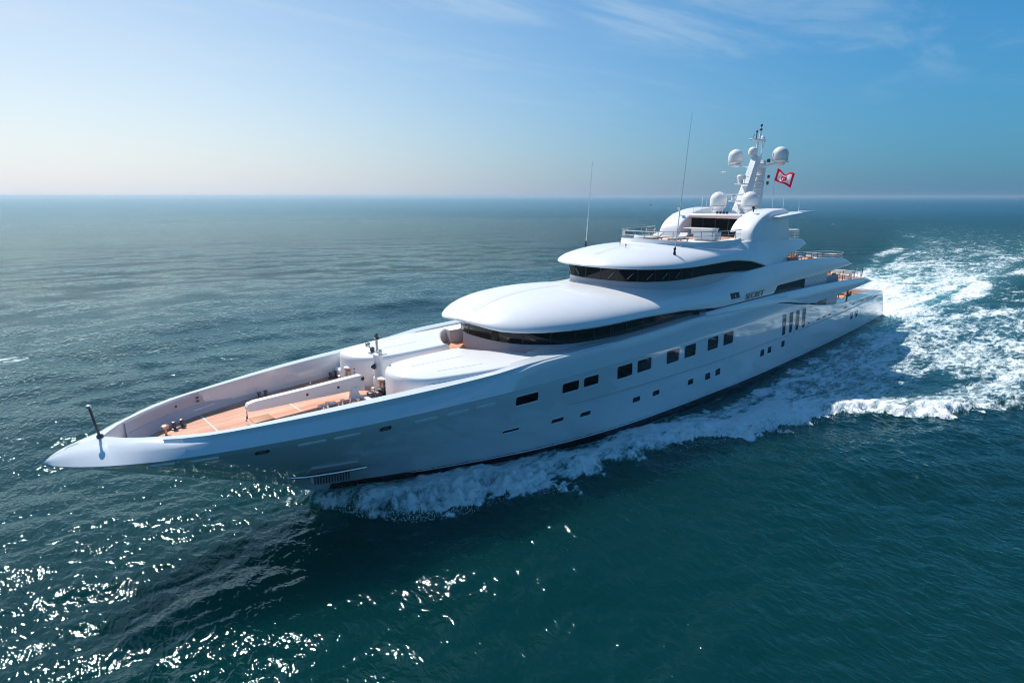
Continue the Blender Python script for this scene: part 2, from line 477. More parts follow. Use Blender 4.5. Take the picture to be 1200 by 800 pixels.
# ---- foam density field 0..1
crest = sst(-0.2, 0.5, s) * (1 - sst(3.4, 7.5, s)) * I(X, [31.9, 31.2, 26, 22, 18.8, 17.8, 16, 12, 3, -1.1, -2.0, -8, -11, -13, -400], [0, .72, .95, .92, .78, .50, .58, .92, .95, .84, .95, .90, .55, .15, .0])
inner = sst(0.1, 1.2, s) * I(X, [31.9, 30, 24, 19, 12, 5, -5, -20, -45, -80, -160], [0, .90, .92, .88, .88, .84, .78, .78, .66, .4, 0.]) * (1 - sst(14, 30, aY - 6))
inner *= sst(0.1, 1.3, gap + 0.3 * T1 * far_ok) + 0 * X
hullw = np.exp(-(gap / 0.35) ** 2) * (X < 8) * (X > -41) * 0.5
# churned stern wake
dst = np.maximum(-41 - X, 0)
yc = -0.0022 * dst ** 1.75 * 0.75
wkw = 6.0 + 0.085 * dst
u_ = np.abs(Y - yc) / wkw
wake = (X < -40.6) * (1 - sst(0.75, 1.15, u_)) * (0.60 * np.exp(-dst / 110.) * (0.88 + .18 * np.sin(dst / 8. + 2 * np.sin(Y / 4.))) + 0.42 * np.exp(-dst / 1500.))
edge = (X < -41) * np.exp(-((u_ - 1.05 - .12 * np.sin(dst / 11.)) / 0.30) ** 2) * (0.80 + 0.20 * np.sin(dst / 7. + Y / 3.)) * (0.80 * np.exp(-dst / 150.) + 0.44 * np.exp(-dst / 700.))
arm = (X < -41) * np.exp(-((np.abs(Y - yc) - (9 + 0.30 * dst)) / (2.0 + 0.03 * dst)) ** 2) * 0.62 * np.exp(-dst / 150.) * (0.55 + 0.35 * np.sin(dst / 13. + Y / 5.) * np.sin(dst / 5.3 + 1.3))
qy = 8.0 + 0.55 * dst ** 0.95 + 0.7 * np.sin(dst / 4.)
qw = (X < -40) * np.exp(-((aY - qy) / (2.8 + .06 * dst)) ** 2) * (0.72 + .14 * np.sin(X / 3. + aY / 2.)) * np.exp(-dst / 110.)
fill = (X < -36) * (aY < qy) * (X > -160) * (0.62 + .14 * np.sin(X / 6. - aY / 3.)) * np.exp(-dst / 110.)
bowsp = 0.72 * np.exp(-(((X - 32.1) / 0.9) ** 2 + ((Y + 0.9) / 0.7) ** 2)) * (0.8 + .25 * TF)
foam = np.maximum.reduce([bowsp, qw, fill, crest * inx, inner * inx * 0.95, hullw, wake, edge, arm])
# open calm pool between crest and inner lace on the quarter
pool = np.exp(-(((X + 12) / 7.0) ** 2 + ((aY - 16.2) / 2.0) ** 2))
foam *= 1 - 0.45 * pool
# the odd small whitecap
wc = sst(2.9, 3.6, T2 * 1.0 + TS * 0.6) * 0.62 * (aY < 90) * far_ok
foam = np.clip(np.maximum(foam, wc), 0, 1)
aer = np.clip(0.9 * (X < -39) * (1 - sst(0.7, 1.6, u_)) * np.exp(-dst / 140.) + 0.5 * inx * sst(0, 2, s) * np.exp(-np.maximum(aY - 6, 0) / 9.) * I(X, [31, 26, -45, -120], [0, 1, 1, 0]), 0, 1)
lump = far_ok * foam ** 1.5 * (0.028 * T1 + 0.035 * TF)
spray = far_ok * crest * inx * np.maximum(TF * 0.07 + T1 * 0.035, 0) * I(X, [-14, 10, 22, 31], [.3, .6, 1, 1])
H += lump + spray
H += (X < -41) * (0.45 * np.exp(-dst / 40.) * np.exp(-((u_ - 1.0) / .3) ** 2) - 0.25 * np.exp(-dst / 12.) * (u_ < .8)) * far_ok
# keep the water out of the hull
inside = (gap < 0.3) & (X < 31.0) & (X > -41.5)
DX = DX * (~inside); DY = DY * (~inside)
Xd = X + DX; Yd = Y + DY
nx_, ny_ = X.shape
V = np.empty((nx_ * ny_, 3), np.float32); V[:, 0] = Xd.ravel(); V[:, 1] = Yd.ravel(); V[:, 2] = H.ravel()
idx = np.arange(nx_ * ny_).reshape(nx_, ny_)
q = np.stack([idx[:-1, :-1], idx[1:, :-1], idx[1:, 1:], idx[:-1, 1:]], -1).reshape(-1, 4)
me = bpy.data.meshes.new('sea')
me.vertices.add(len(V)); me.vertices.foreach_set('co', V.ravel())
me.loops.add(q.size); me.loops.foreach_set('vertex_index', q.ravel().astype(np.int32))
me.polygons.add(len(q)); me.polygons.foreach_set('loop_start', np.arange(0, q.size, 4, dtype=np.int32))
me.polygons.foreach_set('use_smooth', np.ones(len(q), bool))
me.update(calc_edges=True)
at = me.attributes.new('foam', 'FLOAT', 'POINT'); at.data.foreach_set('value', foam.ravel().astype(np.float32))
at = me.attributes.new('aerated', 'FLOAT', 'POINT'); at.data.foreach_set('value', aer.ravel().astype(np.float32))
sea = bpy.data.objects.new('sea', me); COL.objects.link(sea); tag(sea, kind='structure')
sea['label'] = 'dark teal rippled sea with white foam along the hull and astern'

def sea_mat():
    m = mat('sea_water', (0.003, 0.030, 0.034), 0.08, spec=0.5, ior=1.33)
    nt = m.node_tree; b = nt.nodes['Principled BSDF']; out = nt.nodes['Material Output']
    b.subsurface_method = 'BURLEY'
    b.inputs['Subsurface Weight'].default_value = 1.0
    b.inputs['Subsurface Radius'].default_value = (0.5, 1.6, 1.7)
    b.inputs['Subsurface Scale'].default_value = 8.0
    geo = nd(m, 'ShaderNodeNewGeometry')
    af = nd(m, 'ShaderNodeAttribute', attribute_name='foam'); aa = nd(m, 'ShaderNodeAttribute', attribute_name='aerated')
    # distance from the ship, a world quantity: small ripples are unresolved far away
    ln = nd(m, 'ShaderNodeVectorMath', operation='LENGTH'); lk(m, geo.outputs['Position'], ln.inputs[0])
    def noise(scale, rot, sx_, sy_, detail, rough=0.55, dist=0.0):
        mp_ = nd(m, 'ShaderNodeMapping'); mp_.inputs['Rotation'].default_value = (0, 0, rot); mp_.inputs['Scale'].default_value = (sx_, sy_, 1)
        lk(m, geo.outputs['Position'], mp_.inputs[0])
        n = nd(m, 'ShaderNodeTexNoise', Scale=scale, Detail=detail, Roughness=rough, Distortion=dist)
        lk(m, mp_.outputs[0], n.inputs[0]); return n
    rr = math.radians(-75)
    n1 = noise(2.0, rr, 1.4, 0.8, 2.2, 0.55, 0.4)
    n2 = noise(0.75, rr + 0.3, 1.15, 0.7, 4.0, 0.62, 0.4)
    n3 = noise(0.22, rr - 0.2, 1.1, 0.8, 6.0, 0.72, 0.3)
    n4 = noise(0.018, rr, 1.0, 0.6, 3.0, 0.6)
    def ramp(x0, x1, y0, y1, src):
        r = nd(m, 'ShaderNodeMapRange', interpolation_type='SMOOTHSTEP'); r.inputs['From Min'].default_value = x0; r.inputs['From Max'].default_value = x1
        r.inputs['To Min'].default_value = y0; r.inputs['To Max'].default_value = y1; lk(m, src, r.inputs[0]); return r.outputs[0]
    def mul(a, bb):
        r = nd(m, 'ShaderNodeMath', operation='MULTIPLY')
        for i, q_ in enumerate((a, bb)):
            if isinstance(q_, float): r.inputs[i].default_value = q_
            else: lk(m, q_, r.inputs[i])
        return r.outputs[0]
    def add(a, bb):
        r = nd(m, 'ShaderNodeMath', operation='ADD')
        for i, q_ in enumerate((a, bb)):
            if isinstance(q_, float): r.inputs[i].default_value = q_
            else: lk(m, q_, r.inputs[i])
        return r.outputs[0]
    h = add(mul(mul(mul(n1.outputs[0], 0.105), ramp(32., 90., 1.0, 2.8, ln.outputs['Value'])), ramp(200., 600., 1.0, 0.15, ln.outputs['Value'])), mul(mul(n2.outputs[0], 0.60), mul(ramp(40., 110., 0.1, 1.15, ln.outputs['Value']), ramp(220., 800., 1.0, 0.25, ln.outputs['Value']))))
    h = add(h, mul(mul(n3.outputs[0], 0.75), ramp(60., 400., 0.0, 1.0, ln.outputs['Value'])))
    bp = nd(m, 'ShaderNodeBump', Strength=1.0, Distance=1.0); lk(m, h, bp.inputs['Height'])
    lk(m, bp.outputs[0], b.inputs['Normal'])
    # body colour: aerated water is paler turquoise; broad patches of wind and current
    c1 = nd(m, 'ShaderNodeMix', data_type='RGBA'); c1.inputs['A'].default_value = (0.0006, 0.019, 0.022, 1); c1.inputs['B'].default_value = (0.0010, 0.027, 0.028, 1)
    lk(m, ramp(0.35, 0.65, 0, 1, n4.outputs[0]), c1.inputs['Factor'])
    c2 = nd(m, 'ShaderNodeMix', data_type='RGBA'); lk(m, c1.outputs['Result'], c2.inputs['A']); c2.inputs['B'].default_value = (0.07, 0.24, 0.26, 1)
    lk(m, mul(aa.outputs['Fac'], 0.8), c2.inputs['Factor']); lk(m, c2.outputs['Result'], b.inputs['Base Color'])
    b.inputs['Roughness'].default_value = 1.0; b.inputs['Specular IOR Level'].default_value = 0.0
    gl = nd(m, 'ShaderNodeBsdfGlossy'); gl.distribution = 'BECKMANN'; gl.inputs['Color'].default_value = (0.78, 0.98, 1.0, 1)
    lk(m, ramp(30., 450., 0.085, 0.30, ln.outputs['Value']), gl.inputs['Roughness']); lk(m, bp.outputs[0], gl.inputs['Normal'])
    fr = nd(m, 'ShaderNodeFresnel'); fr.inputs['IOR'].default_value = 1.333; lk(m, bp.outputs[0], fr.inputs['Normal'])
    # unresolved wave slopes far off lower the mean reflectance
    dv = nd(m, 'ShaderNodeMath', operation='DIVIDE'); lk(m, fr.outputs[0], dv.inputs[0])
    lk(m, add(mul(fr.outputs[0], ramp(40., 700., 0.0, 0.05, ln.outputs['Value'])), 1.0), dv.inputs[1])
    wm = nd(m, 'ShaderNodeMixShader'); lk(m, dv.outputs[0], wm.inputs[0]); lk(m, b.outputs[0], wm.inputs[1]); lk(m, gl.outputs[0], wm.inputs[2])
    # foam lace: torn noise thresholded by the foam density
    f1 = noise(1.5, 0.0, 0.36, 1.15, 9.0, 0.70, 1.1)
    f2 = noise(0.34, 0.15, 0.42, 1.3, 7.0, 0.66, 1.0)
    f4 = noise(6.0, 0.0, 0.8, 1.1, 6.0, 0.7, 0.5)
    vo = nd(m, 'ShaderNodeTexVoronoi', feature='DISTANCE_TO_EDGE', Scale=1.1)
    mpv = nd(m, 'ShaderNodeMapping'); mpv.inputs['Scale'].default_value = (0.6, 1.1, 1.0)
    wv = nd(m, 'ShaderNodeVectorMath', operation='MULTIPLY_ADD'); lk(m, f1.outputs['Color'], wv.inputs[0]); wv.inputs[1].default_value = (1.2, 1.2, 0); lk(m, geo.outputs['Position'], wv.inputs[2])
    lk(m, wv.outputs[0], mpv.inputs[0]); lk(m, mpv.outputs[0], vo.inputs['Vector'])
    vn = ramp(0.0, 0.30, 0.10, -0.05, vo.outputs['Distance'])
    t = add(mul(add(f1.outputs[0], -0.5), 1.35), mul(add(f2.outputs[0], -0.5), 1.55))
    t = add(t, mul(add(f4.outputs[0], -0.5), 0.55)); t = add(t, vn)
    t = add(t, add(mul(af.outputs['Fac'], 1.42), -0.93))
    fm = ramp(-0.12, 0.34, 0.0, 1.0, t)
    fm = mul(fm, ramp(0.02, 0.12, 0.0, 1.0, af.outputs['Fac']))
    fb = nd(m, 'ShaderNodeBsdfPrincipled'); fb.inputs['Roughness'].default_value = 0.75
    fcol = nd(m, 'ShaderNodeMix', data_type='RGBA'); fcol.inputs['A'].default_value = (0.60, 0.74, 0.76, 1); fcol.inputs['B'].default_value = (0.90, 0.91, 0.91, 1)
    lk(m, ramp(0.05, 0.5, 0, 1, t), fcol.inputs['Factor']); lk(m, fcol.outputs['Result'], fb.inputs['Base Color'])
    fbp = nd(m, 'ShaderNodeBump', Strength=1.0, Distance=0.16); lk(m, add(f1.outputs[0], mul(f4.outputs[0], 0.35)), fbp.inputs['Height']); lk(m, bp.outputs[0], fbp.inputs['Normal'])
    lk(m, fbp.outputs[0], fb.inputs['Normal'])
    mx = nd(m, 'ShaderNodeMixShader'); lk(m, fm, mx.inputs[0]); lk(m, wm.outputs[0], mx.inputs[1]); lk(m, fb.outputs[0], mx.inputs[2])
    lk(m, mx.outputs[0], out.inputs['Surface'])
    return m
me.materials.append(sea_mat())

# ------------------------------------------------------------------ the hazy air
HZ = MB().box(-45000, 45000, -45000, 45000, -8, 22.6)
hm = bpy.data.materials.new('haze_air'); hm.use_nodes = True
for n_ in list(hm.node_tree.nodes):
    if n_.type == 'BSDF_PRINCIPLED': hm.node_tree.nodes.remove(n_)
pv = hm.node_tree.nodes.new('ShaderNodeVolumePrincipled')
pv.inputs['Color'].default_value = (0.46, 0.58, 0.68, 1)
pv.inputs['Density'].default_value = 0.00018
pv.inputs['Anisotropy'].default_value = 0.42
hm.node_tree.links.new(pv.outputs[0], hm.node_tree.nodes['Material Output'].inputs['Volume'])
hzo = HZ.build('haze', hm, smooth=0); tag(hzo, kind='stuff')

# spray thrown up along the breaking crest
g = np.random.default_rng(5)
mb = MB()
for k in range(5200):
    bowish = g.random() < .55
    x = g.uniform(22, 31.3) if bowish else g.uniform(-12, 24)
    c0 = float(P(x, CX, CY)); ss = abs(g.normal(0, .9)) + (-.35 if bowish else -.15)
    y = c0 - ss; rh = float(I(x, [31.8, 31.2, 29.5, 26, 20, 12, 2, -8, -15], [0, .45, 1.05, .95, .75, .62, .70, .75, .45]))
    z = rh * math.exp(-((ss - 1.9) / (2.0 if ss > 1.9 else .95)) ** 2) + abs(g.normal(0, .22 if bowish else .13)) + .03
    if y < hull_y(x, max(z, .1)) + .1: continue
    r_ = g.uniform(.008, .026); sgn = 1 if g.random() < .8 else -1
    mb.add([(x + r_, y * sgn, z), (x - r_ * .6, y * sgn + r_, z - r_ * .3), (x - r_ * .5, y * sgn - r_, z - r_ * .2), (x, y * sgn, z + r_ * 1.4)], [(0, 1, 2), (0, 1, 3), (1, 2, 3), (0, 2, 3)])
SPR = mat('spray_white', (0.84, 0.86, 0.86), 0.6)
me_ = bpy.data.meshes.new('sea_spray'); me_.from_pydata(mb.v, [], mb.f); me_.materials.append(SPR)
sp_ = bpy.data.objects.new('sea_spray', me_); COL.objects.link(sp_); tag(sp_, 'fine white spray above the bow wave', kind='stuff')

# ------------------------------------------------------------------ the yacht
Yt = empty('motor_yacht', (0, 0, 0), 'long sleek white motor yacht with pointed bow cutting through the open sea', 'yacht')

# table of the upper edge of the hull shell (coaming forward, bulwark aft)
def rz(x):
    return float(P(x, [-41.2, -39.2, -38.4, -27.6, -23, -17.7, -15.5, -12, -7.5, -1, 1.5, 5.3, 8.3, 14.8, 20.6, 23, 26.6, 29, 35.5, 39, 39.25],
                   [3.50, 3.56, 3.62, 4.02, 4.22, 4.75, 5.06, 5.5, 6.1, 6.4, 6.5, 6.60, 6.49, 6.36, 6.30, 6.12, 6.01, 5.97, 5.78, 5.70, 5.68]))
def bi(x):      # inner edge of the forward coaming
    return float(max(P(x, [14, 20, 26, 30, 34, 36, 38, 38.8, 39.2], [5.52, 5.28, 4.76, 4.2, 3.30, 2.62, 1.40, 0.65, 0.03]), 0.03)) if x > 14 else float(bk(x) - 0.62)
def knz(x):
    return min(5.15, rz(x) - 0.06)

LZ = [-1.6, -0.6, 0.0, 0.30, 0.62, 1.0, 1.5, 2.2, 3.0, 3.12, 3.8, 4.4, 4.8, 5.03, 5.15]
def station(xk, nose):
    """port half section whose knuckle lies at xk"""
    u = (XB - xk) / (XB - XS)
    kz = knz(xk); pts = []
    for z in LZ:
        zz = z if z <= 0 else z * (kz / 5.15)
        xs_ = float(xstem(z)); rake = I(z, [-1.6, 0.3, 5.15], [-41.2, -41.25, -39.0])
        x = xs_ * (1 - u) + rake * u
        w = min(max((z + 0.6) / 5.75, 0), 1) ** 1.15
        d = xs_ - x
        if x > 0: yw = bw(min(max(d, 0), 31.0 - x + (xs_ - 31.1)) if d > 0 else 0)
        else: yw = bw(72.4 * (31.0 - x) / 72.2)
        yk = bk(xk)
        y = yw * (1 - w) + yk * w
        y *= min(1, u * 400)
        if z < -0.5: y *= 0.9
        pts.append((x, float(max(y, 0)), zz))
    xk2 = pts[-1][0]; b = pts[-1][1]; top = rz(xk)
    e = float(sst(35.5, 39.2, xk))
    bin_ = min(bi(xk), b * .8) if not nose else 0.0
    if nose:
        top = float(P(xk, [39.25, 40, 40.6, 41.0, 41.2], [5.68, 5.60, 5.48, 5.32, 5.16]))
        yt = float(P(xk, [39.25, 39.8, 41.2], [0.16, 0.06, 0.0])) * min(1, b)
    else: yt = min(bin_ + .13, b)
    tb = float(I(xk, [-13, -6, 1], [.02, .14, .30])) if xk < 14 else .27
    lz = float(I(xk, [14, 20.5, 26, 30, 39.25], [top - .05, top - .08, 5.64, 5.58, 5.50])) if xk > 14 else kz + (top - kz) * .9
    bl = b - tb; bo = max(bl - .15, yt) if xk > 14 else bl - .04
    if xk <= 14: yt = bo; bin_ = min(bin_, bo - .12)
    A = [(bl + .03, lz - .03), (bl, lz), (bo + .01, lz + .012), (bo, top - .01)]
    Bc = []
    for t in (.30, .52, .74, 1.0):
        Bc.append((b + (yt - b) * t, kz + (top - kz) * (1 - (1 - t) ** 2.0) - (.01 if t == 1 else 0)))
    if nose: e = 1.0
    for (y0, z0), (y1, z1) in zip(A, Bc): pts.append((xk2, max(y0 * (1 - e) + y1 * e, 0), z0 * (1 - e) + z1 * e))
    if nose: pts += [(xk2, yt * .3, top), (xk2, 0.0, top), (xk2, 0.0, top)]
    else:
        dk = 4.70 if xk > -13 else (float(I(xk, [-15, -13], [2.9, 4.7])))
        pts += [(xk2, bin_, top), (xk2, max(bin_ - 0.04, .0), dk), (xk2, 0.0, dk)]
    return pts
xs_n = [41.2, 41.17, 41.08, 40.95, 40.7, 40.4, 40.0, 39.6, 39.26]
xs_w = [39.24, 39.0, 38.6, 38.2, 37.6, 37, 36.2, 35.4, 34.6] + list(np.arange(34, -12.9, -1.0)) + [-13.0, -13.01] + list(np.arange(-14, -39, -1.0)) + [-39.6, -40.4, -41.2]
secs = [station(x, True) for x in xs_n] + [station(x, False) for x in xs_w]
v, f = loft(secs)
hull = make('hull', v, f, HULLP, Yt, smooth=24, weld=0.0005)

def hp(x, z, off=0.0, side=1):
    """point just off the hull side"""
    kz = knz(x)
    z0 = z * 5.15 / kz if kz < 5.15 and z > 0 else z
    def yy(x_, z_):
        # invert the station mapping
        xs_ = float(xstem(z_)); rake = float(I(z_, [-1.6, 0.3, 5.15], [-41.2, -41.25, -39.0]))
        u = (xs_ - x_) / (xs_ - rake); xk = XB - u * (XB - XS)
        w = min(max((z_ + 0.6) / 5.75, 0), 1) ** 1.15
        d = xs_ - x_
        if d <= 0: return 0.0
        yw = bw(min(d, 31.0 - x_ + (xs_ - 31.1))) if x_ > 0 else bw(72.4 * (31.0 - x_) / 72.2)
        return float(yw * (1 - w) + bk(xk) * w)
    y = yy(x, z0)
    e = 0.05
    nx = -(yy(x + e, z0) - yy(x - e, z0)) / (2 * e); nz_ = -(yy(x, z0 + e) - yy(x, z0 - e)) / (2 * e)
    n = Vector((nx, 1, nz_)).normalized()
    p = Vector((x, y, z)) + n * off
    return (p.x, p.y * side, p.z)

def hull_patch(outline, off, th, m, name, parent, side=1, smooth=0):
    """a thin plate following the hull, outline = [(x,z)...] convex"""
    dn = []
    for i, p in enumerate(outline):
        q_ = outline[(i + 1) % len(outline)]; k_ = max(1, int(math.hypot(q_[0] - p[0], q_[1] - p[1]) / .25))
        dn += [(p[0] + (q_[0] - p[0]) * j / k_, p[1] + (q_[1] - p[1]) * j / k_) for j in range(k_)]
    outline = dn
    n = len(outline)
    cx = sum(p[0] for p in outline) / n; cz = sum(p[1] for p in outline) / n
    v = [hp(x, z, off, side) for x, z in outline] + [hp(x, z, off - th, side) for x, z in outline] + [hp(cx, cz, off, side)]
    f = [(i, (i + 1) % n, 2 * n) for i in range(n)] + [(i, n + i, n + (i + 1) % n, (i + 1) % n) for i in range(n)]
    return make(name, v, f, m, parent, smooth)

def rrect(x0, x1, z0, z1, r, slant=0.0, k=4):
    o = []
    for cx, cz, a0 in ((x1 - r, z1 - r, 0), (x0 + r, z1 - r, 90), (x0 + r, z0 + r, 180), (x1 - r, z0 + r, 270)):
        for i in range(k + 1):
            a = math.radians(a0 + 90 * i / k); z = cz + r * math.sin(a)
            o.append((cx + r * math.cos(a) + slant * (z - (z0 + z1) / 2), z))
    return o

def ring(outer, inner, offo, offi, m, name, parent, side, lift=0.03):
    n = len(outer)
    def mid(a, b, t): return (a[0] * (1 - t) + b[0] * t, a[1] * (1 - t) + b[1] * t)
    rows = [[hp(x, z, offo, side) for x, z in outer], [hp(*mid(a, b, .35), lift, side) for a, b in zip(outer, inner)], [hp(*mid(a, b, .55), lift, side) for a, b in zip(outer, inner)], [hp(x, z, offi, side) for x, z in inner]]
    v = [p for r in rows for p in r]; f = []
    for j in range(3):
        for i in range(n):
            f.append((j * n + i, j * n + (i + 1) % n, (j + 1) * n + (i + 1) % n, (j + 1) * n + i))
    return make(name, v, f, m, parent, 0)

def hull_window(x, z, w, h, side, name='hull_window', r=0.09, slant=0.12, fr=0.07, frame_m=None):
    x0, x1, z0, z1 = x - w / 2, x + w / 2, z - h / 2, z + h / 2
    g = hull_patch(rrect(x0, x1, z0, z1, r, slant), 0.006, 0.03, GLASS, name, Yt, side)
    ring(rrect(x0 - fr, x1 + fr, z0 - fr, z1 + fr, r + fr, slant), rrect(x0, x1, z0, z1, r, slant), -0.01, 0.005, frame_m or HULLP, 'window_frame', g, side)
    return g

UPW = [(21.95, 4.50, 1.45, .50), (18.85, 4.52, 1.25, .56), (17.2, 4.52, 1.2, .56), (14.2, 4.5, 1.42, .78), (12.25, 4.5, 1.42, .78), (9.1, 4.48, 1.40, .86), (6.98, 4.48, 1.38, .86), (3.95, 4.48, 1.45, .92), (1.68, 4.47, 1.45, .92)]
LOWW = [(22.5, 2.70, 1.0, .16), (19.35, 2.55, .85, .26), (17.2, 2.43, .8, .28), (12.6, 2.27, .72, .34), (10.55, 2.24, .72, .34), (6.4, 2.10, .66, .40), (4.1, 2.02, .72, .50), (2.65, 2.04, .72, .50), (-4.6, 2.18, .72, .56), (-5.95, 2.20, .72, .56), (-8.6, 2.25, .7, .56)]
for sd_ in (1, -1):
    for x, z, w, h in UPW: hull_window(x, z, w, h, sd_)
    for x, z, w, h in LOWW: hull_window(x, z, w, h, sd_, 'porthole', min(.07, h * .4), .15, .05)
    for x in (-26.7, -28.4): hull_window(x, 2.15, .8, .72, sd_, 'porthole', .06, .5, .05)
    for x in (-8.2, -9.62, -11.0, -12.45): hull_window(x, 4.0, .62, 1.85, sd_, 'tall_slot_window', .05, .22, .06)
    # freeing ports and mooring slots along the aft quarter
    for x, z, w in ((-13.95, 3.32, .34), (-16.3, 3.34, .9), (-17.8, 3.36, .9), (-19.2, 3.38, .9), (-23.9, 3.46, .9), (-25.3, 3.78, .36), (-26.6, 3.5, .9), (-29.9, 3.42, 1.1), (-31.9, 3.38, 1.1), (-35.6, 3.28, 1.6)):
        hull_patch(rrect(x - w / 2, x + w / 2, z - .08, z + .08, .07), .006, .03, DSTEEL, 'freeing_port', Yt, sd_)
    # long thin slots under the bow knuckle
    for x0, x1, z in ((38.3, 37.5, 4.86), (37.0, 36.1, 4.82), (33.3, 32.2, 4.72), (31.9, 30.8, 4.72), (28.35, 27.2, 4.70), (26.7, 25.55, 4.70), (25.15, 24.0, 4.70)):
        g = hull_patch(rrect(x1, x0, z - .07, z + .07, .06), .045, .06, WMAT, 'vent_slot', Yt, sd_)  # white colour stands in for light the slots reflect
    for x, z in ((34.6, 4.72), (29.7, 4.74)):
        g = hull_patch(rrect(x - .26, x + .26, z - .10, z + .10, .09), .02, .03, DSTEEL, 'hull_lamp', Yt, sd_)
        hull_patch(rrect(x - .14, x + .14, z - .05, z + .05, .04), .035, .02, BRONZE, 'lamp_lens', g, sd_)
    # rub rail and knuckle line as slim mouldings
    def strip(xa, xb, zf, hh, proud, m, name, n=70):
        v = []; f = []
        for i in range(n + 1):
            x = xa + (xb - xa) * i / n; z = zf(x)
            t = min(1, i / 3, (n - i) / 3) if proud > .02 else 1
            v += [hp(x, z + hh, -0.01, sd_), hp(x, z + hh * .6, proud * t + .003, sd_), hp(x, z - hh * .6, proud * t + .003, sd_), hp(x, z - hh, -0.01, sd_)]
        for i in range(n):
            for k in range(3): f.append((4 * i + k, 4 * i + k + 1, 4 * i + 4 + k + 1, 4 * i + 4 + k))
        return make(name, v, f, m, Yt, 60)
    strip(18.8, -37.5, lambda x: float(P(x, [18.8, 9.8, -2, -14, -31, -37.5], [3.40, 3.12, 2.90, 2.97, 3.16, 3.22])), .045, .04, SEAM, 'rub_rail', 110)
    strip(30.6, -41.0, lambda x: float(P(x, [31, 20, 8, -6, -41], [.56, .46, .34, .12, .10])), .38, .014, NAVY, 'boot_topping', 170)
    strip(27.5, -41.0, lambda x: float(P(x, [31, 20, 8, -6, -41], [.78, .70, .60, .38, .36])), .05, .03, WHITE, 'boot_stripe', 170)
    strip(40.3, 8, lambda x: 5.135, .018, .012, SEAM, 'knuckle_line', 80)
    # anchor pocket with anchor
    pk = hull_patch(rrect(30.3, 32.2, 2.35, 2.80, .04), .07, .12, LAV, 'anchor_pocket', Yt, sd_)
    mb = MB(); mb.tube([hp(32.8, 2.26, .10, sd_), hp(32.2, 2.28, .16, sd_), hp(31, 2.33, .18, sd_), hp(29.75, 2.40, .18, sd_)], .07, 8); mb.build('anchor_bar', STEEL, pk)
    for k in range(13):
        x = 30.5 + k * .117
        mb = MB(); mb.tube([(x, hp(x, 2.28, .16, sd_)[1], 2.26), (x, hp(x, 2.28, .14, sd_)[1], 1.70)], .035, 5); mb.build('grille_bar', DSTEEL, pk)
    mb = MB(); a_, b_ = hp(30.45, 2.28, .10, sd_)[1], hp(31.95, 2.28, .10, sd_)[1]; dd = -.35 * sd_
    mb.add([(30.45, a_, 2.28), (31.95, b_, 2.28), (31.95, b_ - .04 * sd_, 1.72), (30.45, a_ - .04 * sd_, 1.72), (30.45, a_ + dd, 2.28), (31.95, b_ + dd, 2.28), (31.95, b_ + dd, 1.72), (30.45, a_ + dd, 1.72)], [(0, 1, 2, 3), (4, 7, 6, 5), (0, 4, 5, 1), (1, 5, 6, 2), (2, 6, 7, 3), (3, 7, 4, 0)])
    mb.build('anchor_plate', LAV, pk, 0)
    # panama fairlead opening in the bow bulwark band
    def band_pt(x, t, off, sd2):
        b0, b1 = bk(x), bk(x) - .27
        return (x, (b0 + (b1 - b0) * t + off) * sd2, 5.15 + .37 * t + off * .5)
    for x0, x1, dark in ((34.75, 35.75, True),):
        mb = MB(); o = [(x0, .12), (x1, .12), (x1, .9), (x0, .9)]
        mb.add([band_pt(x, t, .012, sd_) for x, t in o] + [band_pt(x, t, -.05, sd_) for x, t in o], [(0, 1, 2, 3), (0, 1, 5, 4), (1, 2, 6, 5), (2, 3, 7, 6), (3, 0, 4, 7)])
        g = mb.build('fairlead', LAV, Yt, 0)
        mb = MB(); o = [(x0 + .0, .50), (x0 + .66, .40), (x0 + .66, .90), (x0 + .0, .90)]
        mb.add([band_pt(x, t, .03, sd_) for x, t in o] + [band_pt(x, t, -.0, sd_) for x, t in o], [(0, 1, 2, 3), (0, 1, 5, 4), (1, 2, 6, 5), (2, 3, 7, 6), (3, 0, 4, 7)])
        mb.build('fairlead_lip', WHITE, g, 0)

# ---- foredeck
def plate(outline, z, m, name, parent, th=0.03):
    """flat deck plate symmetric about the centreline, outline = [(x, half breadth)...]"""
    v = []; f = []
    for x, b in outline: v += [(x, b, z), (x, -b, z), (x, b, z - th), (x, -b, z - th)]
    for i in range(len(outline) - 1):
        a, b = 4 * i, 4 * i + 4
        f += [(a, a + 1, b + 1, b), (a + 2, b + 2, b + 3, a + 3), (a, b, b + 2, a + 2), (a + 1, a + 3, b + 3, b + 1)]
    f += [(0, 2, 3, 1), (4 * (len(outline) - 1), 4 * (len(outline) - 1) + 1, 4 * (len(outline) - 1) + 3, 4 * (len(outline) - 1) + 2)]
    return make(name, v, f, m, parent, 0)
def deck_b(x): return max(bi(x) - .34, 0.02)
fd = plate([(x, deck_b(x)) for x in np.arange(37.6, 18.9, -.6)], 4.745, TEAK, 'foredeck', Yt)
